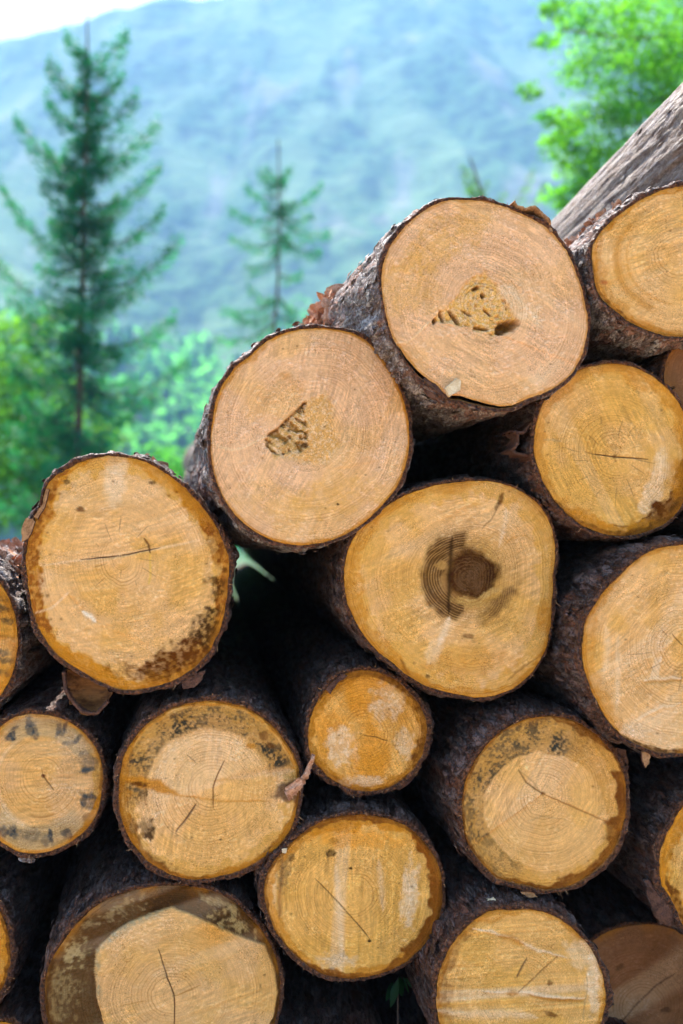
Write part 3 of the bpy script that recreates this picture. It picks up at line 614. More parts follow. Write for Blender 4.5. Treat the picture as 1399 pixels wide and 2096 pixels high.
build_log('G', G, 1.96, 'big log at the right edge with torn pale ridges across its sawn face', (420, 1085), 9)

# ---- H: lower right, clean heart inside a mouldy rim
H = Face([(1119,1466.7),(1150.5,1469),(1182,1478.6),(1213,1497.5),(1241.6,1526),(1263.6,1554),(1276,1582),(1281,1620),(1282.5,1658),(1274.6,1692.5),(1265,1727),(1245,1758.5),(1219.6,1783.6),(1188,1805.7),(1153.6,1820),(1116,1823),(1081,1815),(1050,1807),(1018,1799),(996,1777),(974,1752),(958.6,1727),(950.7,1695.6),(946.7,1661),(949,1626),(955.5,1595),(968,1566.7),(987,1538),(1009,1513),(1037,1491),(1075,1474)], (1112, 1625), 108, 1.8)
H.base(WOOD * 1.05, OCHRE, .5).saw(30, .05, 11).edge(OCHRE, 30, .7, None, 1, .3)
hp = [(1056,1551),(1031,1570),(1006,1595),(990,1633),(992,1674),(1006,1714),(1050,1760),(1120,1790),(1200,1770),(1245,1710),(1240,1650),(1229,1614),(1210,1582),(1163,1551),(1100,1538)]
out_ = 1 - H.poly(hp, None, soft=3, rag=3); H.mixc(out_ * .55, OCHRE * np.array([.85, .78, .7])); H.mould(out_ * np.maximum(H.ang(-135, 95), H.ang(150, 50)) , MOULD, 1.0, .45)
H.line([(1062,1576),(1078,1602),(1112,1625)],BROWN,2.2,.7,.001,1).line([(1062,1576),(1090,1598),(1112,1625)],(0.35,.17,.06),2,.5).blot(1112,1625,4,4,BROWN,.8)
H.poly([(1112,1625),(1242,1681),(1300,1720),(1300,1850),(930,1850),(930,1760)],OCHRE,.30,2,2.5,0,-.0035); H.line([(1114,1626),(1180,1655),(1244,1683)],(0.30,.14,.045),2.0,.75,0,1.2)  # face below the crack sunk and tinted, step shading put into the colour
H.polyc([(1246,1578),(1275,1580),(1290,1640),(1285,1700),(1262,1692),(1240,1684),(1268,1668),(1258,1630),(1262,1600)],(0.17,.045,.006),1.0,5,3).blot(1258,1705,22,30,(0.18,.05,.006),.85,0,.7).edge((0.18,.05,.006),14,.95,60,60,.3).blot(1172,1800,34,10,(0.18,.05,.006),.9,-14,.5).edge((0.20,.06,.008),16,.85,-58,26,.3).edge(BROWN,5,.8,None,1,.4)
H.line([(1075,1682),(1110,1672),(1170,1680)],(0.4,.2,.07),1.5,.6).specks(24,BROWN,(1,3),.7,.3)
build_log('H', H, 1.99, 'log whose pale heart is half ringed by grey mould and split by a slanting crack', (420, 1085), 11)

# ---- I: smallest log in the middle
I_ = Face([(740,1372.5),(766,1375),(791.6,1383),(815,1397),(835,1415),(853,1435.5),(867.5,1461),(874,1489.5),(871,1518),(863.7,1546),(848,1572),(827.6,1592.5),(802,1608),(776,1617),(745,1619),(719.5,1614),(696,1605),(676,1592.5),(658,1574.5),(642,1556.5),(634.6,1536),(631,1513),(633,1487),(640,1458.7),(652.6,1433),(668,1412),(686,1392),(709,1380)], (745, 1503), 109, 1.8, 380, 84)
I_.base(WOOD * np.array([.96, .86, .52]), AMBER*1.2, .7).saw(-25, .10, 12, .0008).edge(AMBER*.8, 16, .8, None, 1, .5).edge(BROWN, 22, .75, 0, 35, .5).edge(AMBER*.8, 26, .8, -115, 40, .5).edge(BROWN, 10, .8, -90, 60, .4).edge(BROWN,8,.7,100,60,.5)
I_.blot(700,1530,26,40,PALE,.65,-10,.9,.6).blot(790,1440,34,34,PALE*.85,.55,0,.9,.6).blot(830,1520,18,30,PALE*.9,.55,0,.9,.5).blot(760,1545,34,50,AMBER*1.25,.55,-15,.6).blot(745,1598,40,10,PALE*.8,.6,0,.7).blot(735,1450,16,60,AMBER*1.2,.5,-28,.7)
I_.line([(742,1504),(770,1509),(795,1516)],BROWN,1.4,.8).specks(16,BROWN,(1,2.8),.6); I_.fuzz[:] = np.maximum(I_.fuzz, .55)
build_log('I', I_, 2.03, 'smallest round log in the middle of the pile, amber and brown rimmed', (425, 1085), 12, flakes=190)

# ---- J: mould arc and brown streaks
J = Face([(436,1435.5),(466,1438.5),(499,1447.5),(532,1465.6),(562,1491),(586,1521),(604,1551),(613,1584),(613,1620),(607,1659),(597,1692),(580,1722),(553,1746),(520,1767),(484,1784),(448,1794),(412,1800),(376,1797),(346,1788),(319,1773),(292,1752),(274,1728),(259,1701),(248.5,1671),(244,1635),(244.6,1599),(248.5,1572),(256,1542),(271,1518),(292,1491),(319,1470),(349,1452),(388,1440)], (437, 1612), 110, 1.8, 440, 96)
J.base(WOOD * 1.06, OCHRE, .5).saw(8, .06, 11).edge(OCHRE*.9, 30, .7, None, 1, .3)
arcm = sst(.66, .72, J.rho + .06 * (J.n - .5)) * (1 - sst(.93, .97, J.rho)) ; top = np.maximum(J.ang(-125, 78), J.ang(-60, 55))
J.mixc(arcm * top * .55, OCHRE * np.array([.8, .72, .6])); J.mould(arcm * top, MOULD * .8, 1.05, .455)
hm = (1 - sst(.60, .68, J.rho)) * J.ang(-110, 100); J.mixc(hm * .35, PALE)
J.edge(AMBER, 8, .7, None, 1, .3).edge(BROWN, 4, .7, None, 1, .4)
J.polyc([(245,1590),(290,1588),(330,1598),(372,1629),(330,1622),(288,1612),(246,1597)],AMBER,.9,4,5).blot(282,1604,20,5,BROWN,.8,8,.7).line([(372,1629),(440,1640),(550,1640)],AMBER,3,.6,.001,3).line([(440,1600),(520,1582),(606,1570)],AMBER,6,.5,0,3).line([(470,1593),(560,1580),(600,1576)],PALE,8,.35,0,3)
J.polyc([(572,1608),(600,1596),(620,1590),(620,1645),(580,1640),(556,1632)],(0.10,.045,.022),.85,6,5).edge(BROWN,12,.75,35,30,.4).edge(AMBER*.8,14,.8,58,45,.4).blot(304,1698,18,18,DARK,.8,0,1.0,.5).blot(268,1690,14,22,BROWN,.75,0,.8,.4).blot(330,1775,26,10,BROWN,.8,35,.7).edge(BROWN,14,.7,140,50,.5).edge(AMBER*.8,20,.6,175,35,.5).blot(540,1505,14,8,BROWN,.6,20,.8).blot(555,1525,12,5,BROWN,.6,15,.8).blot(515,1527,10,6,AMBER,.7)
J.line([(402,1645),(385,1672),(360,1703)],(0.10,.05,.03),2.2,.85,.003,1).line([(461,1554),(446,1585),(437,1612),(437,1656)],BROWN,1.5,.85,.001,.8).line([(300,1612),(303,1632)],DARK,1.8,.8).line([(382,1543),(402,1562)],BROWN,1.2,.6).specks(30,DARK,(1,3),.7,.25)
build_log('J', J, 1.98, 'log with a dark mould arc along its top and a brown streak at its left', (425, 1080), 12, NB=340)

# ---- K: blue stained log at the left edge
K = Face([(64,1461.6),(90,1464),(120,1469),(146,1481),(170,1498),(189,1522),(202,1543),(209,1567),(211.5,1592.6),(207,1620.5),(204,1648),(193,1676),(176,1698),(154.6,1717),(129,1732),(101,1743),(73,1748),(43,1745),(19,1734),(0,1721),(-25,1695),(-45,1660),(-52,1620),(-52,1580),(-42,1540),(-20,1506),(0,1490),(30,1468)], (89, 1588), 111, 1.2, 380, 90)
K.base(WOOD * np.array([.92, .93, .95]), OCHRE, .5).edge(OCHRE*.85, 16, .8, None, 1, .2).edge(AMBER, 6, .6, None, 1, .3)
rimm = sst(.60, .68, K.rho) * (1 - sst(.93, .97, K.rho)); K.mixc(rimm * np.maximum(K.ang(-80, 60), K.ang(95, 55)) * .5, (0.33, .255, .14)); K.mixc(np.exp(-((K.rho - .66) / .03) ** 2) * K.ang(170, 70) * .4, PALE)
for (x, y, rx, ry, rot, a) in [(62,1486,9,22,-8,.85),(72,1495,7,16,-10,.6),(22,1508,11,13,40,.85),(30,1490,4,12,60,.7),(120,1492,6,16,12,.6),(134,1486,5,14,25,.85),(128,1499,10,7,0,.5),(158,1513,5,13,45,.85),(140,1521,12,5,-5,.7),(183,1562,17,19,0,.55),(172,1543,12,6,-20,.6),(178,1576,15,6,-10,.8),(182,1640,17,18,0,.5),(172,1640,7,16,15,.8),(186,1630,14,5,15,.7),(137,1708,12,12,0,.75),(104,1712,5,17,-10,.8),(95,1722,10,10,0,.5),(66,1712,26,16,0,.45),(28,1705,10,14,-20,.85),(8,1702,10,12,0,.75),(-20,1640,10,26,0,.6),(-25,1560,9,24,0,.6)]:
    K.blot(x, y, rx, ry, BLUE, a, rot, .7, .35)
K.blot(180,1674,12,9,(0.24,.085,.02),.85,-50,.6).edge(AMBER*.8,12,.85,42,25,.3).edge((0.22,.085,.02),10,.6,3,12,.3).blot(89,1588,4.5,4,(0.12,.035,.012),.95,0,.2).line([(89,1588),(99,1602),(112,1619)],BROWN,1.5,.8,.001,.5).line([(89,1588),(86,1572)],BROWN,1.2,.5).line([(60,1668),(85,1673),(112,1665)],AMBER*.7,3,.6,0,1)
K.saw(85, .05, 10)
build_log('K', K, 2.01, 'small log at the left edge with blue grey stain marks dotted round its rim', (420, 1085), 10)

# ---- L: bottom left, clean polygon heart in a dark rim
Lf = Face([(291.6,1819),(253,1829),(214.4,1844),(183.5,1865.5),(156.5,1894),(129.5,1929),(106,1964),(94.7,2002.5),(93,2041),(98,2090),(130,2150),(180,2195),(250,2225),(330,2235),(410,2225),(480,2195),(530,2150),(560,2098),(569.6,2060),(573.5,2026),(569.6,1979),(558,1941),(539,1910),(508,1875),(469,1840),(419,1819),(369,1813),(330,1814)], (357, 2036), 112, 1.8, 460, 96)
Lf.base(np.array([0.095, 0.036, 0.010]), BROWN * .7, .8)
Lf.mould(np.ones_like(Lf.X), (0.30, 0.175, 0.060), .55, .50); Lf.mould(Lf.ang(-70, 45), DARK, .9, .42); Lf.mould(np.ones_like(Lf.X), DARK, .6, .50); Lf.edge(DARK, 9, .85, None, 1, .2).blot(150,1960,30,30,(0.40,.25,.095),.75,-50,1.5,1.25).blot(470,1880,40,20,(0.38,.23,.08),.75,35,1.5,1.25).blot(128,2040,26,60,(0.27,.155,.052),.6,0,1.5,1.25).blot(230,1870,50,16,(0.30,.18,.07),.6,-25,1.5,1.25).blot(440,1845,30,10,(0.42,.28,.12),.5,20,1,.5)
lp = [(353,1855),(407.5,1877),(465,1904),(542.6,1933),(562,1980),(568,2030),(560,2080),(520,2150),(430,2212),(330,2222),(250,2180),(214.4,2096),(199,2041),(195,1987),(197,1943),(230,1910),(268.5,1885),(307,1869)]
wm = Lf.poly(lp, WOOD * np.array([.96, .96, .95]), 1.0, 1.6, 1.6, 0, .006)
f2 = sst(.4, .64, fbm(Lf.X / 70, Lf.Y / 70, 777, 4)); Lf.mixc(wm * f2 * .45, OCHRE); Lf.mixc(wm * np.exp(-((np.hypot(Lf.X - 440, Lf.Y - 1900)) / 34) ** 2) * .6, AMBER * 1.2)
Lf.mould(wm * (1 - sst(4, 16, -poly_sd(Lf.X, Lf.Y, lp))) * Lf.ang(-140, 50), (0.22, .20, .11), .8, .44)
Lf.line([(324.5,1937),(334,1970),(344,2002),(358,2036),(358,2070),(357,2110)],(0.09,.035,.015),1.4,.9,.003,1.5).line([(360,2036),(385,2024),(412,2013)],AMBER*.7,1.6,.6).line([(240,2058),(300,2045)],AMBER*.7,1.5,.5).saw(70, .04, 11).line([(533,2010),(533,2022)],DARK,1.6,.8).specks(14,BROWN,(1,2.4),.6).blot(541,1993,3,2,DARK,.8)
build_log('L', Lf, 1.98, 'widest log at the bottom left, its pale many sided heart in a dark mouldy rim', (330, 1090), 9)

# ---- M: bottom centre, vertical saw streaks
Mf = Face([(720,1669),(767,1670),(808,1680),(839.6,1695.5),(868,1724),(890,1755),(902.5,1790),(905.7,1827.5),(902.5,1865),(890,1900),(871,1931),(846,1956.5),(814.5,1978.5),(783,1991),(745,2000.5),(701,2002),(663.5,1994),(629,1975),(600.6,1950),(575.5,1922),(556.6,1887),(545.6,1852.7),(541,1821),(547,1790),(563,1761.5),(585,1739.5),(607,1717.5),(635,1695.5),(670,1676.6)], (722, 1832), 113, 1.8, 440, 96)
Mf.base(WOOD * np.array([1.0, .93, .60]), OCHRE, .75).saw(3, .10, 12, .0008).edge(AMBER, 18, .7, None, 1, .3).edge((0.23,.060,.005), 30, 1.0, 5, 52, .12, .6).edge((0.21,.055,.005), 26, .9, 45, 25, .2).edge(AMBER, 34, .8, -88, 40, .25).edge((0.17,.045,.005),15,.9,-92,46,.3).edge((0.17,.045,.005),14,.85,100,26,.3).edge(BROWN, 5, .8, None, 1, .3)
Mf.line([(578,1745),(576,1800),(572,1850),(572,1880)],(0.30,.11,.025),5,.75,0,2).blot(678,1746,9,8,DARK,.8,-30,.6).blot(684,1722,8,6,DARK,.5,0,.8,.5).blot(598,1756,5,9,DARK,.7,20,.7).blot(580,1780,14,40,MOULD,.4,0,1,.7).blot(718,1777,4,3,DARK,.8).blot(840,1830,16,70,PALE,.65,4,.6,.3).line([(688,1770),(695,1860),(700,1960)],PALE,7,.5,0,2).line([(775,1760),(782,1820),(786,1865)],PALE,6,.4,0,3).blot(690,1965,40,14,PALE*.75,.55,0,.8,.5).blot(730,1718,80,18,AMBER*1.5,.5,0,.6)
Mf.line([(645,1798),(672,1825),(697,1852),(742,1902),(758,1924)],(0.08,.03,.012),1.2,.85,.002,1).blot(757,1926,4,2.5,DARK,.9).specks(20,DARK,(1,2.8),.6)
build_log('M', Mf, 2.0, 'amber log at the bottom centre with a dark orange crescent down its right side', (430, 1085), 10)

# ---- N: bottom right, horizontal torn saw ridges
N = Face([(1048,1864),(1100,1864),(1140,1878),(1180,1908),(1207.6,1940),(1227.5,1976),(1237.5,2016),(1239.5,2056),(1229.5,2096),(1215,2130),(1185,2165),(1130,2195),(1065,2205),(1000,2195),(950,2170),(915,2130),(898,2084),(894,2036),(900,1992),(916,1952),(940,1916),(972,1884),(1000,1866)], (1060, 2034), 114, 1.8, 420, 92)
N.base(WOOD * np.array([1.02, .97, .72]), OCHRE, .7).saw(86, .13, 10, .0011).edge(AMBER, 9, .6, None, 1, .4).edge(BROWN*1.6, 28, .5, 180, 60, .7).edge(AMBER, 14, .5, 0, 50, .7).blot(1215,2010,14,60,PALE,.6,0,.6,.2).blot(1190,1950,30,30,PALE,.45,40,.7,.2)
N.line([(968,1900),(1010,1908),(1050,1922),(1100,1945),(1160,1958)],PALE,3.2,.85,-.0015,3).line([(1022,1914),(1050,1924),(1075,1936)],AMBER,7,.8,.002,4).line([(972,1884),(1010,1890),(1040,1868)],AMBER,5,.6,.001,3)
N.line([(990,2030),(1075,2031),(1120,2040),(1200,2044)],PALE,4.0,.95,-.002,2.5).line([(1082,2037),(1130,2048),(1196,2050)],AMBER*.8,4,.7,.002,2).line([(895,2068),(960,2076),(1040,2075),(1100,2082)],PALE,9,.55,-.001,4).line([(1080,1960),(1066,1985),(1058,2002)],(0.09,.04,.02),2.4,.85,.001,.5).line([(1145,1953),(1090,2005),(1058,2034)],BROWN,2.0,.5,.001,1.5)
N.blot(1126,2012,7,6,BROWN,.7,0,.5).blot(1127,2076,15,5,BROWN,.65,15,.5).blot(1050,2032,14,8,AMBER*.8,.6).line([(1200,1990),(1202,2020),(1196,2060),(1194,2096)],(0.35,.2,.08),1.6,.6,0,2).specks(22,BROWN,(1,2.6),.6); N.fuzz[:] = np.maximum(N.fuzz, .45)
build_log('N', N, 1.95, 'log at the bottom right crossed by pale sideways saw ridges', (425, 1085), 13, flakes=190)

# ---- O: recessed log behind N, weathered brown darkened to paint in its shade
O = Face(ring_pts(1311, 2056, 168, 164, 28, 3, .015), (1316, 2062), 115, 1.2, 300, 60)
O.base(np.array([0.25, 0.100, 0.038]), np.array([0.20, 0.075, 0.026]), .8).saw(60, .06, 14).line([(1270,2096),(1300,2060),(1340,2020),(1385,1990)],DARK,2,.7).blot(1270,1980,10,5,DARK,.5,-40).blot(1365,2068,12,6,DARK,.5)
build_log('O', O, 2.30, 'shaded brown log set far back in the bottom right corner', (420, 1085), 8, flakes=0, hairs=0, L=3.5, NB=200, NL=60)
# ---- P: right edge lower
P_ = Face([(1399,1651),(1379,1685),(1362,1716),(1353.5,1747),(1350.6,1779),(1353.5,1810),(1373,1832),(1388,1864),(1399,1897),(1450,1920),(1520,1922),(1580,1890),(1620,1830),(1630,1760),(1610,1690),(1560,1640),(1500,1615),(1440,1622)], (1490, 1770), 116, 2.5, 360, 80)
P_.base(OCHRE, WOOD, .4).edge(AMBER, 30, .8, None, 1, .55).edge(BROWN, 16, .8, 150, 25, .5).edge(AMBER*1.3, 12, .7, -170, 40, .3).saw(10, .06, 12)
build_log('P', P_, 2.03, 'yellow log cut off by the right edge, its ragged bark hanging over the shaded log', (440, 1085), 14)
# ---- Q: left edge, grey striped
Q = Face(ring_pts(-104, 1308, 140, 170, 30, 5, .01), (-95, 1306), 117, 1.5, 360, 80)
Q.base(OCHRE, AMBER*1.2, .5).edge(AMBER, 14, .7, None, 1, .3)
for (x, y, rx, ry, a) in [(12,1246,14,7,.7),(18,1272,14,6,.7),(4,1335,22,7,.7),(14,1352,18,7,.65),(4,1375,22,7,.6),(-2,1225,20,7,.5)]: Q.blot(x, y, rx, ry, MOULD, a, 12, .9, .5)
Q.line([(-60,1300),(0,1303),(36,1308)],AMBER*.7,5,.8,0,2).saw(85, .05, 11)
build_log('Q', Q, 1.99, 'grey barked log poking in at the left edge beside the large orange rimmed log', (430, 1085), 11, M_BARK_PALE, taper=.01)
# ---- R: bottom left edge
R_ = Face(ring_pts(-112, 1946, 134, 150, 30, 8, .01), (-100, 1950), 118, 2.0, 360, 80)
R_.base(OCHRE * np.array([.95, .85, .7]), AMBER, .7).edge(AMBER, 22, .8, None, 1, .5).edge(BROWN, 7, .8, None, 1, .4); R_.fuzz[:] = .7
build_log('R', R_, 2.0, 'amber log showing only a sliver at the bottom of the left edge', (430, 1085), 13, flakes=190)
# ---- S: recessed log at right edge between F and E, shade painted into its brown
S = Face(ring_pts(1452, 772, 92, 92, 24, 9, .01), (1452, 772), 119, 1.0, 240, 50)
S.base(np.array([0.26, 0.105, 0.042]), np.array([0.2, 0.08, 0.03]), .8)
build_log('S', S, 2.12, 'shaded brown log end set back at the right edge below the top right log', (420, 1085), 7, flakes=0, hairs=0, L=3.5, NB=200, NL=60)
# ---- T: thick grey log above the top right log, its own end outside the frame
T_ = Face(ring_pts(1606, 222, 180, 180, 30, 10, .01), (1606, 222), 120, 1.5, 300, 60)
T_.base(WOOD, OCHRE, .6).edge(AMBER, 8, .6, None, 1, .3).checks(9, 20, 90)
build_log('T', T_, 2.05, 'thick grey barked log slanting up out of the top right corner of the pile', (436, 1205), 10, M_BARK_SMOOTH, plate=0.3, flakes=40, taper=.02, NB=360, NL=150)
# ---- U: dim log end in the gap at the bottom
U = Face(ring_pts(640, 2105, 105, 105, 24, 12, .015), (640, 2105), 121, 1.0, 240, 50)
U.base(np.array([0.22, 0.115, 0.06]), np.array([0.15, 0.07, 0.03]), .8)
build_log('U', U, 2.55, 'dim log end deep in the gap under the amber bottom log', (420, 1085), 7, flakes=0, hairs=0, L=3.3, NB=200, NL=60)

# ---- logs added past the frame, mostly unseen, to block stray light in the pile
for k, (x, y, r, Y_, lab) in enumerate([
    (-215, 1612, 146, 2.02, 'added log just beyond the left edge below the grey barked log'),
    (-450, 1420, 140, 2.0, 'added outermost log of the pile far beyond the left edge'),
    (5, 2165, 72, 2.02, 'thin log wedged in the gap at the bottom left corner'),
    (-245, 2285, 168, 2.0, 'added ground row log furthest to the left'),
    (100, 2422, 166, 2.03, 'added ground row log below the widest pale hearted log'),
    (660, 2332, 178, 1.99, 'added ground row log below the amber log'),
    (1000, 2440, 150, 2.02, 'added ground row log below the log with sideways ridges'),
    (1340, 2405, 172, 2.0, 'added ground row log furthest to the right'),
    (1800, 1562, 164, 2.02, 'added log beyond the right edge level with the ragged barked log'),
    (1765, 1965, 150, 2.0, 'added log beyond the right edge beside the shaded corner log'),
    (1802, 1250, 150, 2.0, 'added log beyond the right edge beside the pale ridged log'),
    (1588, 1004, 150, 2.04, 'added log just beyond the right edge beside the straight cracked log')]):
    X_ = Face(ring_pts(x, y, r, r, 28, 30 + k, .015), (x, y), 130 + k, 1.5, 240, 50)
    X_.base(OCHRE, AMBER, .5).edge(AMBER, 12, .7, None, 1, .4).checks(7, 20, 80)
    build_log('X%d' % k, X_, Y_, lab, (425, 1085), 11, flakes=60, hairs=0, NB=200, NL=60)

# ------------------------------------------------------------------ loose bark, chips and shreds (parts of their logs)
def sheet(key, name, pts, off=0.0, thick=0.006, bulge=0.0, mats=(M_TAN, M_DARKBARK), label=None, seed=0, tilt=(0, 0), rag=2.0):
    """irregular slab: outline in photograph pixels on the plane `off` metres behind the sawn face, with real thickness"""
    g = LOGS[key]; rs = np.random.RandomState(seed); pts = np.array(pts, float); P2 = []
    for i in range(len(pts)):
        a, b = pts[i], pts[(i + 1) % len(pts)]
        for t in np.linspace(0, 1, 5)[:-1]: P2.append(a * (1 - t) + b * t + rs.uniform(-rag, rag, 2))
    P2 = np.array(P2); c = P2.mean(0); n = len(P2); V = []
    fr = [1.0, 0.93, 0.62, 0.3]
    for side in (0, 1):
        for f in fr:
            q = c + (P2 - c) * f
            w3 = g['onplane'](q[:, 0], q[:, 1], off)
            d = (bulge * (1 - f * f) + rs.uniform(-.001, .001, n) + tilt[0] * (q[:, 0] - c[0]) + tilt[1] * (q[:, 1] - c[1]) + side * thick * (1 if f < 1 else .8))
            V.append(w3 + g['axis'] * d[:, None])
    V = list(np.concatenate(V)); k = len(fr); F = []
    def quad(r0, r1, flip):
        for i in range(n):
            j = (i + 1) % n; f = (r0 * n + i, r0 * n + j, r1 * n + j, r1 * n + i); F.append(f[::-1] if flip else f)
    for r in range(k - 1): quad(r, r + 1, True)
    for r in range(k, 2 * k - 1): quad(r, r + 1, False)
    quad(0, k, False)
    mi = [0] * (n * (k - 1)) + [1] * (n * (k - 1)) + [1] * n
    for side in (0, 1):
        V.append(V[(side * k + k - 1) * n:(side * k + k) * n] and np.mean(V[(side * k + k - 1) * n:(side * k + k) * n], axis=0)); ci = len(V) - 1
        for i in range(n):
            f = ((side * k + k - 1) * n + i, (side * k + k - 1) * n + (i + 1) % n, ci); F.append(f[::-1] if side == 0 else f); mi.append(side)
    o = mesh(name, np.array(V), F, list(mats), g['th'], {'rim': np.zeros(len(V))}, origin=g['base'], mi=mi)
    if label: o['label'] = label
    return o
def ribbon(key, name, pts, off, depth, thick=0.0035, mats=(M_DARKBARK,), label=None, twist=0.0, seed=0, wid=None):
    """curled strip: a path in photograph pixels, running `depth` metres back along the log, with thickness"""
    g = LOGS[key]; rs = np.random.RandomState(seed); pts = np.array(pts, float)
    tt = np.linspace(0, len(pts) - 1, 8 * (len(pts) - 1) + 1); px = np.interp(tt, np.arange(len(pts)), pts[:, 0]); py = np.interp(tt, np.arange(len(pts)), pts[:, 1])
    k = np.array([.25, .5, .25])
    for _ in range(4): px[1:-1] = np.convolve(px, k, 'valid'); py[1:-1] = np.convolve(py, k, 'valid')
    n = len(px); P0 = g['onplane'](px, py, off); tan = np.gradient(P0, axis=0); tan /= np.linalg.norm(tan, axis=1, keepdims=True)
    nor = np.cross(tan, g['axis']); m = 6; rows = []
    for side in (0, 1):
        for q in np.linspace(0, 1, m):
            dd = depth * q * (1 + .25 * np.sin(np.arange(n) * .7 + seed)) + rs.uniform(-.002, .002, n) * (q in (0, 1)) - .003 * np.sin(np.arange(n) * .5 + seed)
            rows.append(P0 + g['axis'] * dd[:, None] + nor * (side * thick * (.6 + .8 * rs.rand(n)) + twist * q * depth * np.linspace(0, 1, n) * 3)[:, None])
    V = np.concatenate(rows); F = []
    for r in range(m - 1):
        for i in range(n - 1): F.append((r * n + i, r * n + i + 1, (r + 1) * n + i + 1, (r + 1) * n + i))
    for r in range(m, 2 * m - 1):
        for i in range(n - 1): F.append(((r + 1) * n + i, (r + 1) * n + i + 1, r * n + i + 1, r * n + i))
    for a, b in ((0, m), (m - 1, 2 * m - 1)):
        for i in range(n - 1): F.append((a * n + i, b * n + i, b * n + i + 1, a * n + i + 1))
    for e in (0, n - 1):
        for r in range(m - 1): F.append((r * n + e, (r + 1) * n + e, (m + r + 1) * n + e, (m + r) * n + e))
    o = mesh(name, V, F, list(mats), g['th'], {'rim': np.zeros(len(V))}, origin=g['base'])
    if label: o['label'] = label
    return o

ribbon('C', 'bark_flap', [(1133,474),(1127,452),(1112,432),(1092,420),(1074,425),(1062,420),(1053,411)], -0.004, 0.11, .005, (M_INNER,), 'curl of bark lifting from the upper right rim', seed=3)
sheet('C', 'wood_chip', [(913,793),(936,774),(944,780),(943,798),(921,812)], -0.012, 0.014, 0, (M_CHIP, M_CHIP), 'pale wood chip caught at the lower rim', 5, (0, 0), .8)
sheet('C', 'bark_slab', [(868,772),(897,785),(912,806),(925,812),(905,826),(880,812),(862,790)], 0.006, 0.008, -.004, (M_DARKBARK, M_DARKBARK), 'torn dark slab of bark at the lower left rim', 6)
sheet('A', 'bark_flap', [(136,1370),(168,1366),(226,1392),(234,1408),(224,1436),(196,1464),(168,1458),(146,1440),(132,1412)], 0.035, 0.007, 0.034, (M_TAN, M_DARKBARK), 'tan curled piece of inner bark under the log', 7, (0, -0.0002), 3.5)
ribbon('A', 'bark_fringe', [(127,1376),(130,1410),(146,1440),(170,1462),(198,1466),(224,1438)], 0.022, 0.028, .006, (M_DARKBARK,), 'ragged dark edge of the curled bark piece', seed=9)
sheet('A', 'bark_chip', [(86,1036),(95,1000),(101,1002),(95,1032),(78,1062),(70,1058)], -0.012, 0.016, 0, (M_INNER, M_DARKBARK), 'upper bark chip standing up on the left rim', 8, rag=1.2)
sheet('A', 'bark_chip', [(60,1102),(46,1110),(43,1086),(52,1060),(68,1062),(72,1068),(64,1090)], -0.010, 0.016, 0, (M_INNER, M_DARKBARK), 'lower bark chip standing up on the left rim', 9, rag=1.2)
sheet('A', 'bark_chip', [(372,1396),(400,1378),(420,1372),(414,1392),(396,1408),(376,1410)], 0.006, 0.010, 0, (M_DARKBARK, M_DARKBARK), None, 10)
sheet('K', 'bark_chip', [(32,1746),(62,1750),(75,1760),(66,1768),(40,1762)], 0.010, 0.012, 0, (M_BARK_PALE, M_BARK), 'small grey bark chip hanging from the lower rim', 11, rag=1.2)
sheet('G', 'bark_chip', [(1313,1536),(1332,1538),(1330,1560),(1323,1572),(1316,1558)], 0.008, 0.008, 0, (M_INNER, M_DARKBARK), None, 12, rag=1.2)
sheet('H', 'bark_slab', [(1238,1526),(1282,1534),(1288,1560),(1284,1584),(1262,1560)], 0.02, 0.012, 0, (M_DARKBARK, M_BARK), None, 13)
sheet('P', 'bark_slab', [(1318,1800),(1352,1812),(1376,1836),(1392,1880),(1380,1896),(1352,1892),(1336,1860)], 0.010, 0.014, -.010, (M_DARKBARK, M_BARK), 'ragged slab of bark hanging from the left rim', 14, rag=3)
ribbon('E', 'bark_curl', [(1112,838),(1090,862),(1070,884),(1046,880),(1060,890),(1058,906),(1046,922),(1060,932),(1084,934),(1098,952)], 0.01, 0.06, .005, (M_DARKBARK,), 'dark ragged curl of bark hanging off the left rim', seed=5)
ribbon('I', 'bark_strip', [(640,1545),(632,1562),(622,1582),(608,1602),(590,1616),(582,1620)], -0.03, 0.014, .006, (M_SHRED,), 'twisted orange strip of bark hanging at the left rim', .5, 6)
sheet('I', 'bark_strip', [(612,1592),(622,1598),(618,1608),(586,1618),(584,1612),(598,1604)], -0.034, 0.004, .003, (M_SHRED, M_INNER), 'frayed orange end of the hanging bark strip', 15, rag=1)
sheet('I', 'bark_slab', [(668,1412),(690,1388),(706,1378),(712,1384),(694,1396),(676,1420)], -0.004, 0.008, 0, (M_DARKBARK, M_DARKBARK), None, 16, rag=1.6)
sheet('N', 'bark_chip', [(1066,1826),(1088,1824),(1102,1836),(1082,1838)], 0.03, 0.010, 0, (M_INNER, M_DARKBARK), None, 17, rag=1)
sheet('N', 'wood_chip', [(992,1842),(1012,1838),(1018,1846),(1000,1850)], 0.02, 0.006, 0, (M_CHIP, M_CHIP), None, 18, rag=1)
sheet('M', 'wood_chip', [(578,1738),(588,1737),(587,1746),(578,1746)], -0.003, 0.006, 0, (M_CHIP, M_CHIP), None, 19, rag=.6)

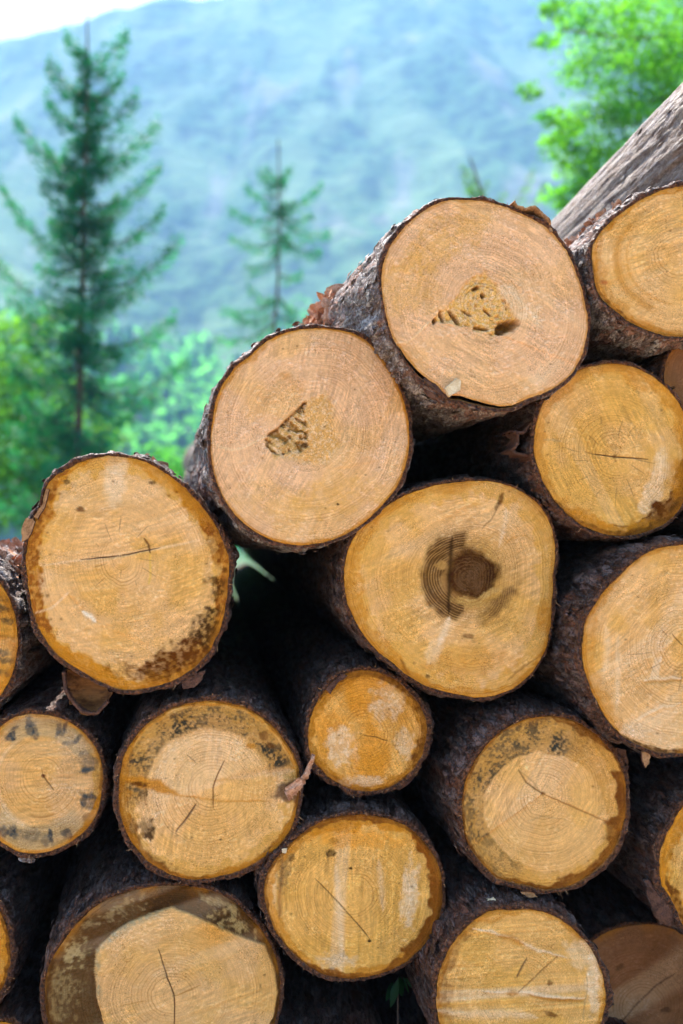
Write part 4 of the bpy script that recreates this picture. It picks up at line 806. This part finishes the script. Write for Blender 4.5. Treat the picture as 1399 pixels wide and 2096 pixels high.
def shreds(key, name, th0, th1, l0, l1, n, size, mat, label, seed):
    """cluster of curled bark flakes lying on the log"""
    g = LOGS[key]; rs = np.random.RandomState(seed); Vs, Fs = [], []
    for _ in range(n):
        t = math.radians(rs.uniform(th0, th1)); l = rs.uniform(l0, l1); i = int((t + np.pi) / (2 * np.pi) * g['NB']) % g['NB']
        kk = min(6 + int(np.searchsorted(g['ls'], l)), len(g['rows']) - 1); rn = g['rn'][i]; p = g['rows'][kk][i] + rn * (.002 + rs.uniform(0, size * .5))
        u = rs.normal(size=3); u /= np.linalg.norm(u); v = np.cross(u, rs.normal(size=3)); v /= np.linalg.norm(v); w_ = np.cross(u, v)
        a, b, cu = size * rs.uniform(.5, 1.3), size * rs.uniform(.25, .6), rs.uniform(.2, .9); k0 = len(Vs)
        for r in range(4):
            for q in range(3):
                s, e = (r / 3 - .5) * 2, (q - 1); Vs.append(p + u * a * s * (1 - .15 * abs(e)) + v * b * e * (1 + rs.uniform(-.3, .3)) + w_ * cu * a * (s * s * .5) + rs.uniform(-1, 1, 3) * size * .08)
        for r in range(3):
            for q in range(2): Fs.append((k0 + r * 3 + q, k0 + r * 3 + q + 1, k0 + r * 3 + q + 4, k0 + r * 3 + q + 3))
    o = mesh(name, np.array(Vs), np.array(Fs), [mat], g['th'], origin=g['base'], smooth=False); o['kind'] = 'stuff'; o['label'] = label
shreds('C', 'bark_shreds', -168, -140, 0.42, 0.75, 130, .022, M_SHRED, 'orange shredded bark piled on top of the log behind its end', 21)
shreds('A', 'bark_shreds', -95, -70, 0.30, 0.42, 34, .020, M_SHRED, 'pinkish bark flakes lying on top of the log', 22)
shreds('Q', 'bark_shreds', -110, -40, 0.10, 0.5, 50, .020, M_SHRED, 'pinkish bark flakes along the top of the log', 23)
shreds('F', 'bark_shreds', -150, -128, 0.05, 0.32, 26, .012, M_SHRED, 'orange flakes of bark on the upper left of the log', 24)

# ------------------------------------------------------------------ vegetation
def leaf_quads(P, size, rs, up=0.3, aspect=0.5, dirs=None):
    """diamond leaves at points P; returns V,F"""
    n = len(P); d = rs.normal(size=(n, 3)) if dirs is None else dirs + rs.normal(size=(n, 3)) * .45
    d /= np.linalg.norm(d, axis=1, keepdims=True); nn = rs.normal(size=(n, 3)); nn[:, 2] += up * 3
    s = np.cross(d, nn); s /= np.linalg.norm(s, axis=1, keepdims=True) + 1e-9
    sz = (size * rs.uniform(.6, 1.3, n))[:, None]
    bow = np.cross(s, d) * sz * .15
    V = np.stack([P - d * sz * .5, P + s * sz * aspect * .5 + bow, P + d * sz * .5, P - s * sz * aspect * .5 + bow], 1).reshape(-1, 3)
    return V, np.arange(4 * n).reshape(n, 4)
def tube(pts, r0, r1, seg=7):
    pts = np.array(pts); n = len(pts); V = []; tg = np.gradient(pts, axis=0); tg /= np.linalg.norm(tg, axis=1, keepdims=True)
    for i in range(n):
        a = np.cross(tg[i], [0.31, .2, .93] if abs(tg[i][2]) < .9 else [1, .1, 0]); a /= np.linalg.norm(a); b = np.cross(tg[i], a); r = r0 + (r1 - r0) * i / (n - 1)
        V += [pts[i] + r * (a * math.cos(q) + b * math.sin(q)) for q in np.linspace(0, 2 * math.pi, seg, endpoint=False)]
    return np.array(V), grid_faces(seg, n, True)

def spruce(label, Y, trunk_px, tips, extra, cols, seed, r_trunk, spray=.16, dens=95, group=None, up=-60):
    """trunk_px: trunk line in photograph pixels (top first); tips: (tip px) of the branches seen in outline"""
    rs = np.random.RandomState(seed)
    tp = np.array(trunk_px, float); bx, by = tp[-1]
    foot = at(bx, by, Y); foot[2] = ground_z(np.array(foot[0]), np.array(Y)) - .05
    th = thing('spruce_tree', foot, label, 'tree', group)
    line = [at(x, y, Y) for x, y in tp][::-1]
    V, F = tube([foot] + line, r_trunk, .012, 9); mesh('trunk', V, F, M_TRUNK, th, origin=foot)
    topz, botz = line[-1][2], line[0][2]
    L3 = np.array([foot] + line); zz = L3[:, 2]
    def on_trunk(z): return np.array([np.interp(z, zz, L3[:, 0]), np.interp(z, zz, L3[:, 1]), z])
    jobs = []
    for (x, y, x0y) in tips:
        tip = at(x, y, Y + rs.uniform(-.5, .5)); st = on_trunk(at(bx, x0y, Y)[2]); jobs.append((st, tip))
    H_ = topz - foot[2]
    for k in range(extra):
        f = rs.uniform(0.0, 1) ** 0.8; z = topz - .15 - f * (topz - foot[2]) * .80; st = on_trunk(z); an = rs.uniform(0, 2 * math.pi)
        reach = (0.12 + 1.15 * (f * .80) ** .8) * H_ * .145 * rs.uniform(.55, 1.0)
        jobs.append((st, st + np.array([math.cos(an) * reach, math.sin(an) * reach, reach * rs.uniform(-.1, .55)])))
    for (st, tip) in jobs:
        ln = np.linalg.norm(tip - st); sag = np.array([0, 0, -.16 * ln])
        path = [st * (1 - q) + tip * q + sag * math.sin(math.pi * q) for q in np.linspace(0, 1, 7)]
        Vb, Fb = tube(path, .010 + .008 * ln, .004, 5)
        n = int(dens * ln) + 14; q = rs.uniform(.06, 1.03, n) ** .85; base = st[None] * (1 - q[:, None]) + tip[None] * q[:, None] + sag * np.sin(math.pi * np.clip(q, 0, 1))[:, None]
        ax = (tip - st) / ln; side = np.cross(ax, [0, 0, 1]); side /= np.linalg.norm(side) + 1e-9
        wd = (.05 + .24 * ln * np.sin(np.pi * np.clip(q * .82 + .10, 0, 1)) ** 1.0)
        sp = rs.uniform(-1, 1, n)
        P = base + side * (sp * wd)[:, None] + np.array([0, 0, 1.0]) * (rs.normal(0, .060, n) - .22 * np.abs(sp) * wd - np.abs(rs.normal(0, .05, n)))[:, None] - ax * (np.abs(sp) * wd * .5)[:, None]
        dirs = ax[None] * .9 + side[None] * np.sign(sp)[:, None] * .9 + np.array([0, 0, -.15])
        Vl, Fl = leaf_quads(P, spray, rs, .4, .20, dirs)
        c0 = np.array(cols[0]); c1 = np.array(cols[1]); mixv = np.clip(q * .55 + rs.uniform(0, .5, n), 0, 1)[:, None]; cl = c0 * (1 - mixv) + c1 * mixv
        br = mesh('branch', Vb, Fb, M_TRUNK, th, origin=foot)
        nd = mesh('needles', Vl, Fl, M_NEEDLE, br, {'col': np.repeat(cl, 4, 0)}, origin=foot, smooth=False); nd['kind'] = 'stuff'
    return th

NEED = ((0.001, 0.058, 0.066), (0.018, 0.190, 0.078))  # blue-green needles, teal deepened to put lens haze into the colour
spruce('tall dark green spruce tree standing at the left behind the log pile', 14.0,
       [(178,28),(180,120),(178,260),(172,420),(170,560),(165,700),(160,930)],
       [(130,65,118),(102,122,190),(95,192,262),(35,240,350),(77,367,440),(0,375,540),(-10,520,640),(15,600,690),(260,62,130),(257,145,205),(280,190,268),(330,247,330),(332,337,420),(335,430,500),(370,485,590),(357,645,700),(385,738,800),(120,450,500),(230,300,350),(240,400,450),(60,700,760),(230,560,610),(290,560,640),(95,300,350),(50,870,800),(275,850,805),(20,760,740),(330,815,770),(250,720,730),(90,960,880),(240,930,880)],
       66, NEED, 31, .060, .11, 400)
spruce('thin sparse young spruce tree standing in the middle distance behind the logs', 19.0,
       [(570,285),(572,380),(573,480),(568,600),(558,720),(552,900)],
       [(545,340,365),(600,340,365),(500,382,400),(532,350,380),(660,375,420),(470,425,440),(640,440,440),(680,475,450),(470,485,490),(600,500,480),(500,545,520),(660,515,480),(450,630,610),(610,640,600),(655,650,640),(480,650,640),(540,420,430),(600,415,420),(440,690,660),(620,560,560)],
       18, ((0.005, 0.100, 0.100), (0.026, 0.215, 0.100)), 32, .045, .11, 260)

def broadleaf(name, label, foot, blobs, n, leaf, cols, seed, trunk=None, boughs=(), cat='tree'):
    rs = np.random.RandomState(seed); th = thing(name, foot, label, cat)
    if trunk is not None:
        V, F = tube(trunk, .16, .05, 9); mesh('trunk', V, F, M_TRUNK, th, origin=foot)
        for b in boughs:
            V, F = tube(b, .045, .008, 6); mesh('bough', V, F, M_TRUNK, th, origin=foot)
    Ps, cs = [], []
    tot = sum(b[3] ** 2 for b in blobs)
    for (x, y, z, r, squash, bright) in blobs:
        k = int(n * r * r / tot); nc = max(6, int(k / 15))
        cen = rs.normal(size=(nc, 3)); cen /= np.linalg.norm(cen, axis=1, keepdims=True); cen *= (r * rs.uniform(.25, 1, nc) ** .5)[:, None]; cen[:, 2] *= squash
        ii = rs.randint(nc, size=k); p = cen[ii] + rs.normal(size=(k, 3)) * r * .15 * np.array([1.5, 1.5, .5])
        Ps.append(p + np.array([x, y, z])); v = np.clip(rs.uniform(0, 1, nc)[ii] * .7 + rs.uniform(0, .3, k), 0, 1)[:, None]
        cs.append((np.array(cols[0]) * (1 - v) + np.array(cols[1]) * v) * bright)
    P = np.concatenate(Ps); c = np.concatenate(cs); V, F = leaf_quads(P, leaf, rs, .6, .62)
    mesh('crown' if cat == 'tree' else 'foliage', V, F, [M_LEAF], th, {'col': np.repeat(c, 4, 0)}, origin=foot, smooth=False)
    return th
def blob(px, py, Y, rpx, squash=.8, bright=1.0):
    p = at(px, py, Y); return (p[0], p[1], p[2], rpx / FPX * Y, squash, bright)
GREEN = ((0.008, 0.115, 0.050), (0.165, 0.385, 0.025))
ft = at(1760, 1048, 11.5); ft[2] = float(ground_z(np.array(ft[0]), np.array(ft[1]))) - .1
tr = [ft, ft + [.1, 0, 2.2], ft + [0, .1, 4.2], ft + [-.2, .1, 6.5], ft + [-.3, 0, 8.6]]
bl = [blob(1330,60,11,115), blob(1230,60,11.6,85), blob(1420,150,11,110), blob(1290,190,10.8,95), blob(1190,150,11.4,46,.6), blob(1360,270,11.2,100), blob(1220,270,11,75), blob(1170,250,11.4,42,.5), blob(1250,360,11.2,80), blob(1190,350,11.5,48,.6), blob(1185,425,11.6,50,.6), blob(1085,190,11,30,.3,.8), blob(1140,20,11,40,.6,.9), blob(1120,90,11.2,30,.5), blob(1150,300,11.3,44,.6), blob(1130,240,11.1,34,.5), blob(1160,400,11.5,44,.6), blob(1500,60,12,170), blob(1600,260,12,190), blob(1700,60,12.5,220), blob(1560,-120,12.4,150), blob(1900,150,12,220), blob(1480,350,12,120)]
bo = [[ft + [0, .1, 3.0], at(1560,330,11.6), at(1380,330,11.2), at(1200,350,11.2)], [ft + [0, .1, 4.0], at(1560,180,11.4), at(1360,200,11), at(1180,250,11.1)], [ft + [-.1, .1, 5.2], at(1500,60,11.6), at(1300,80,11.2), at(1150,60,11)], [ft + [-.2, .1, 6.4], at(1560,-120,12), at(1400,-160,12)]]
broadleaf('beech_tree', 'bright green broadleaf tree at the upper right above the log pile', ft, bl, 68000, .054, GREEN, 41, tr, bo)
# bright bushes low at the left behind the spruce
f2_ = at(20, 1100, 17.5); f2_[2] = float(ground_z(np.array(f2_[0]), np.array(f2_[1])))
broadleaf('shrub', 'bright yellow green bush low at the left edge beyond the spruce trunk', f2_, [blob(20,720,17,95), blob(95,820,17.5,90), blob(-60,820,17,130), blob(40,930,17,110), blob(180,900,18,70), blob(120,660,18,40), blob(-20,1010,17,120), blob(120,1000,17.6,90)], 16000, .09, ((0.004, 0.060, 0.035), (0.150, 0.340, 0.025)), 42, cat='bush')
f3_ = at(360, 1100, 22); f3_[2] = float(ground_z(np.array(f3_[0]), np.array(f3_[1])))
broadleaf('shrub', 'soft green bush in the gap between the left log and the second log', f3_, [blob(330,955,22,60), blob(400,1000,22,80), blob(300,1030,22,90), blob(230,980,22,55)], 5000, .11, ((0.015, 0.12, 0.06), (0.12, 0.36, 0.07)), 43, cat='bush')
f4_ = at(985, 1100, 16); f4_[2] = float(ground_z(np.array(f4_[0]), np.array(f4_[1])))
spruce('tip of a small green spruce just above the topmost log', 16.0, [(962,322),(975,360),(990,410),(1000,520),(1005,900)], [(945,340,372),(1000,375,392),(1040,392,420),(955,372,400),(1090,350,470),(1120,375,500),(930,430,470)], 10, ((0.04, 0.13, 0.06), (0.10, 0.24, 0.08)), 33, .05, .10, 200)

# far wood on the lower slopes: one mass of small crowns
def forest():
    rs = np.random.RandomState(51); Ps, cs, sz = [], [], []
    n = 1700
    for k in range(n):
        y = 245 * (470 / 245) ** (rs.uniform() ** 1.1); u = rs.uniform(-.6, .6); x = u * y
        z = float(mount_z(np.array([u]), np.array([y]))[0]); h = rs.uniform(13, 25); con = rs.rand() < .55; m = 46
        t = rs.uniform(0, 1, m); an = rs.uniform(0, 2 * math.pi, m)
        r = (h * .20 * (1 - t) + .2) * np.sqrt(rs.uniform(.3, 1, m)) if con else h * .30 * np.sqrt(np.clip(1 - (2 * t - 1) ** 2, 0, 1)) * np.sqrt(rs.uniform(.3, 1, m))
        Ps.append(np.stack([x + r * np.cos(an), y + r * np.sin(an), z + h * (.12 + .88 * t)], -1))
        c = np.array([0.008, 0.070, 0.055]) if con else np.array([0.070, 0.240, 0.075]); cs.append(np.clip(c * rs.uniform(.7, 1.4), 0, 1) * rs.uniform(.6, 1.3, (m, 1)) ); sz.append(np.full(m, h * .16))
    P = np.concatenate(Ps); V, F = leaf_quads(P, np.concatenate(sz), rs, .6, .8)
    o = mesh('distant_forest', V, F, [M_LEAF], None, {'col': np.repeat(np.concatenate(cs), 4, 0)}, smooth=False)
    tag(o, 'hazy mixed wood covering the lower slopes of the mountain', None, None, 'stuff')
forest()

# dark weed growing in the gap under the bottom centre log
fw = at(812, 2080, 2.25); fw[2] = 0.0
wd_ = thing('weed', fw, 'dark leafy weed in the gap below the amber bottom log', 'plant')
rs = np.random.RandomState(61)
for (x, y, x2, y2) in [(805,2010,790,2050),(815,2005,800,2062),(825,2000,838,2032),(830,2004,846,2020),(818,2000,824,2040)]:
    a, b = at(x, y, 2.25 + rs.uniform(-.03, .03)), at(x2, y2, 2.22); d = b - a; s = np.cross(d, [0, 1, .2]); s = s / np.linalg.norm(s) * .010; V = []
    for q, wq in ((0, .15), (.25, .8), (.5, 1.0), (.8, .6), (1, .05)): V += [a + d * q - s * wq, a + d * q + [0, -.003, 0], a + d * q + s * wq]
    F = [(3 * r + c, 3 * r + c + 1, 3 * r + c + 4, 3 * r + c + 3) for r in range(4) for c in range(2)]
    mesh('leaf', np.array(V), F, [M_LEAF], wd_, {'col': np.tile([.03, .09, .03], (len(V), 1))}, origin=fw)
V, F = tube([fw, fw + [0, 0, .06], at(815, 2030, 2.26), at(815, 2000, 2.26)], .003, .0015, 6); mesh('stem', V, F, M_TRUNK, wd_, origin=fw)
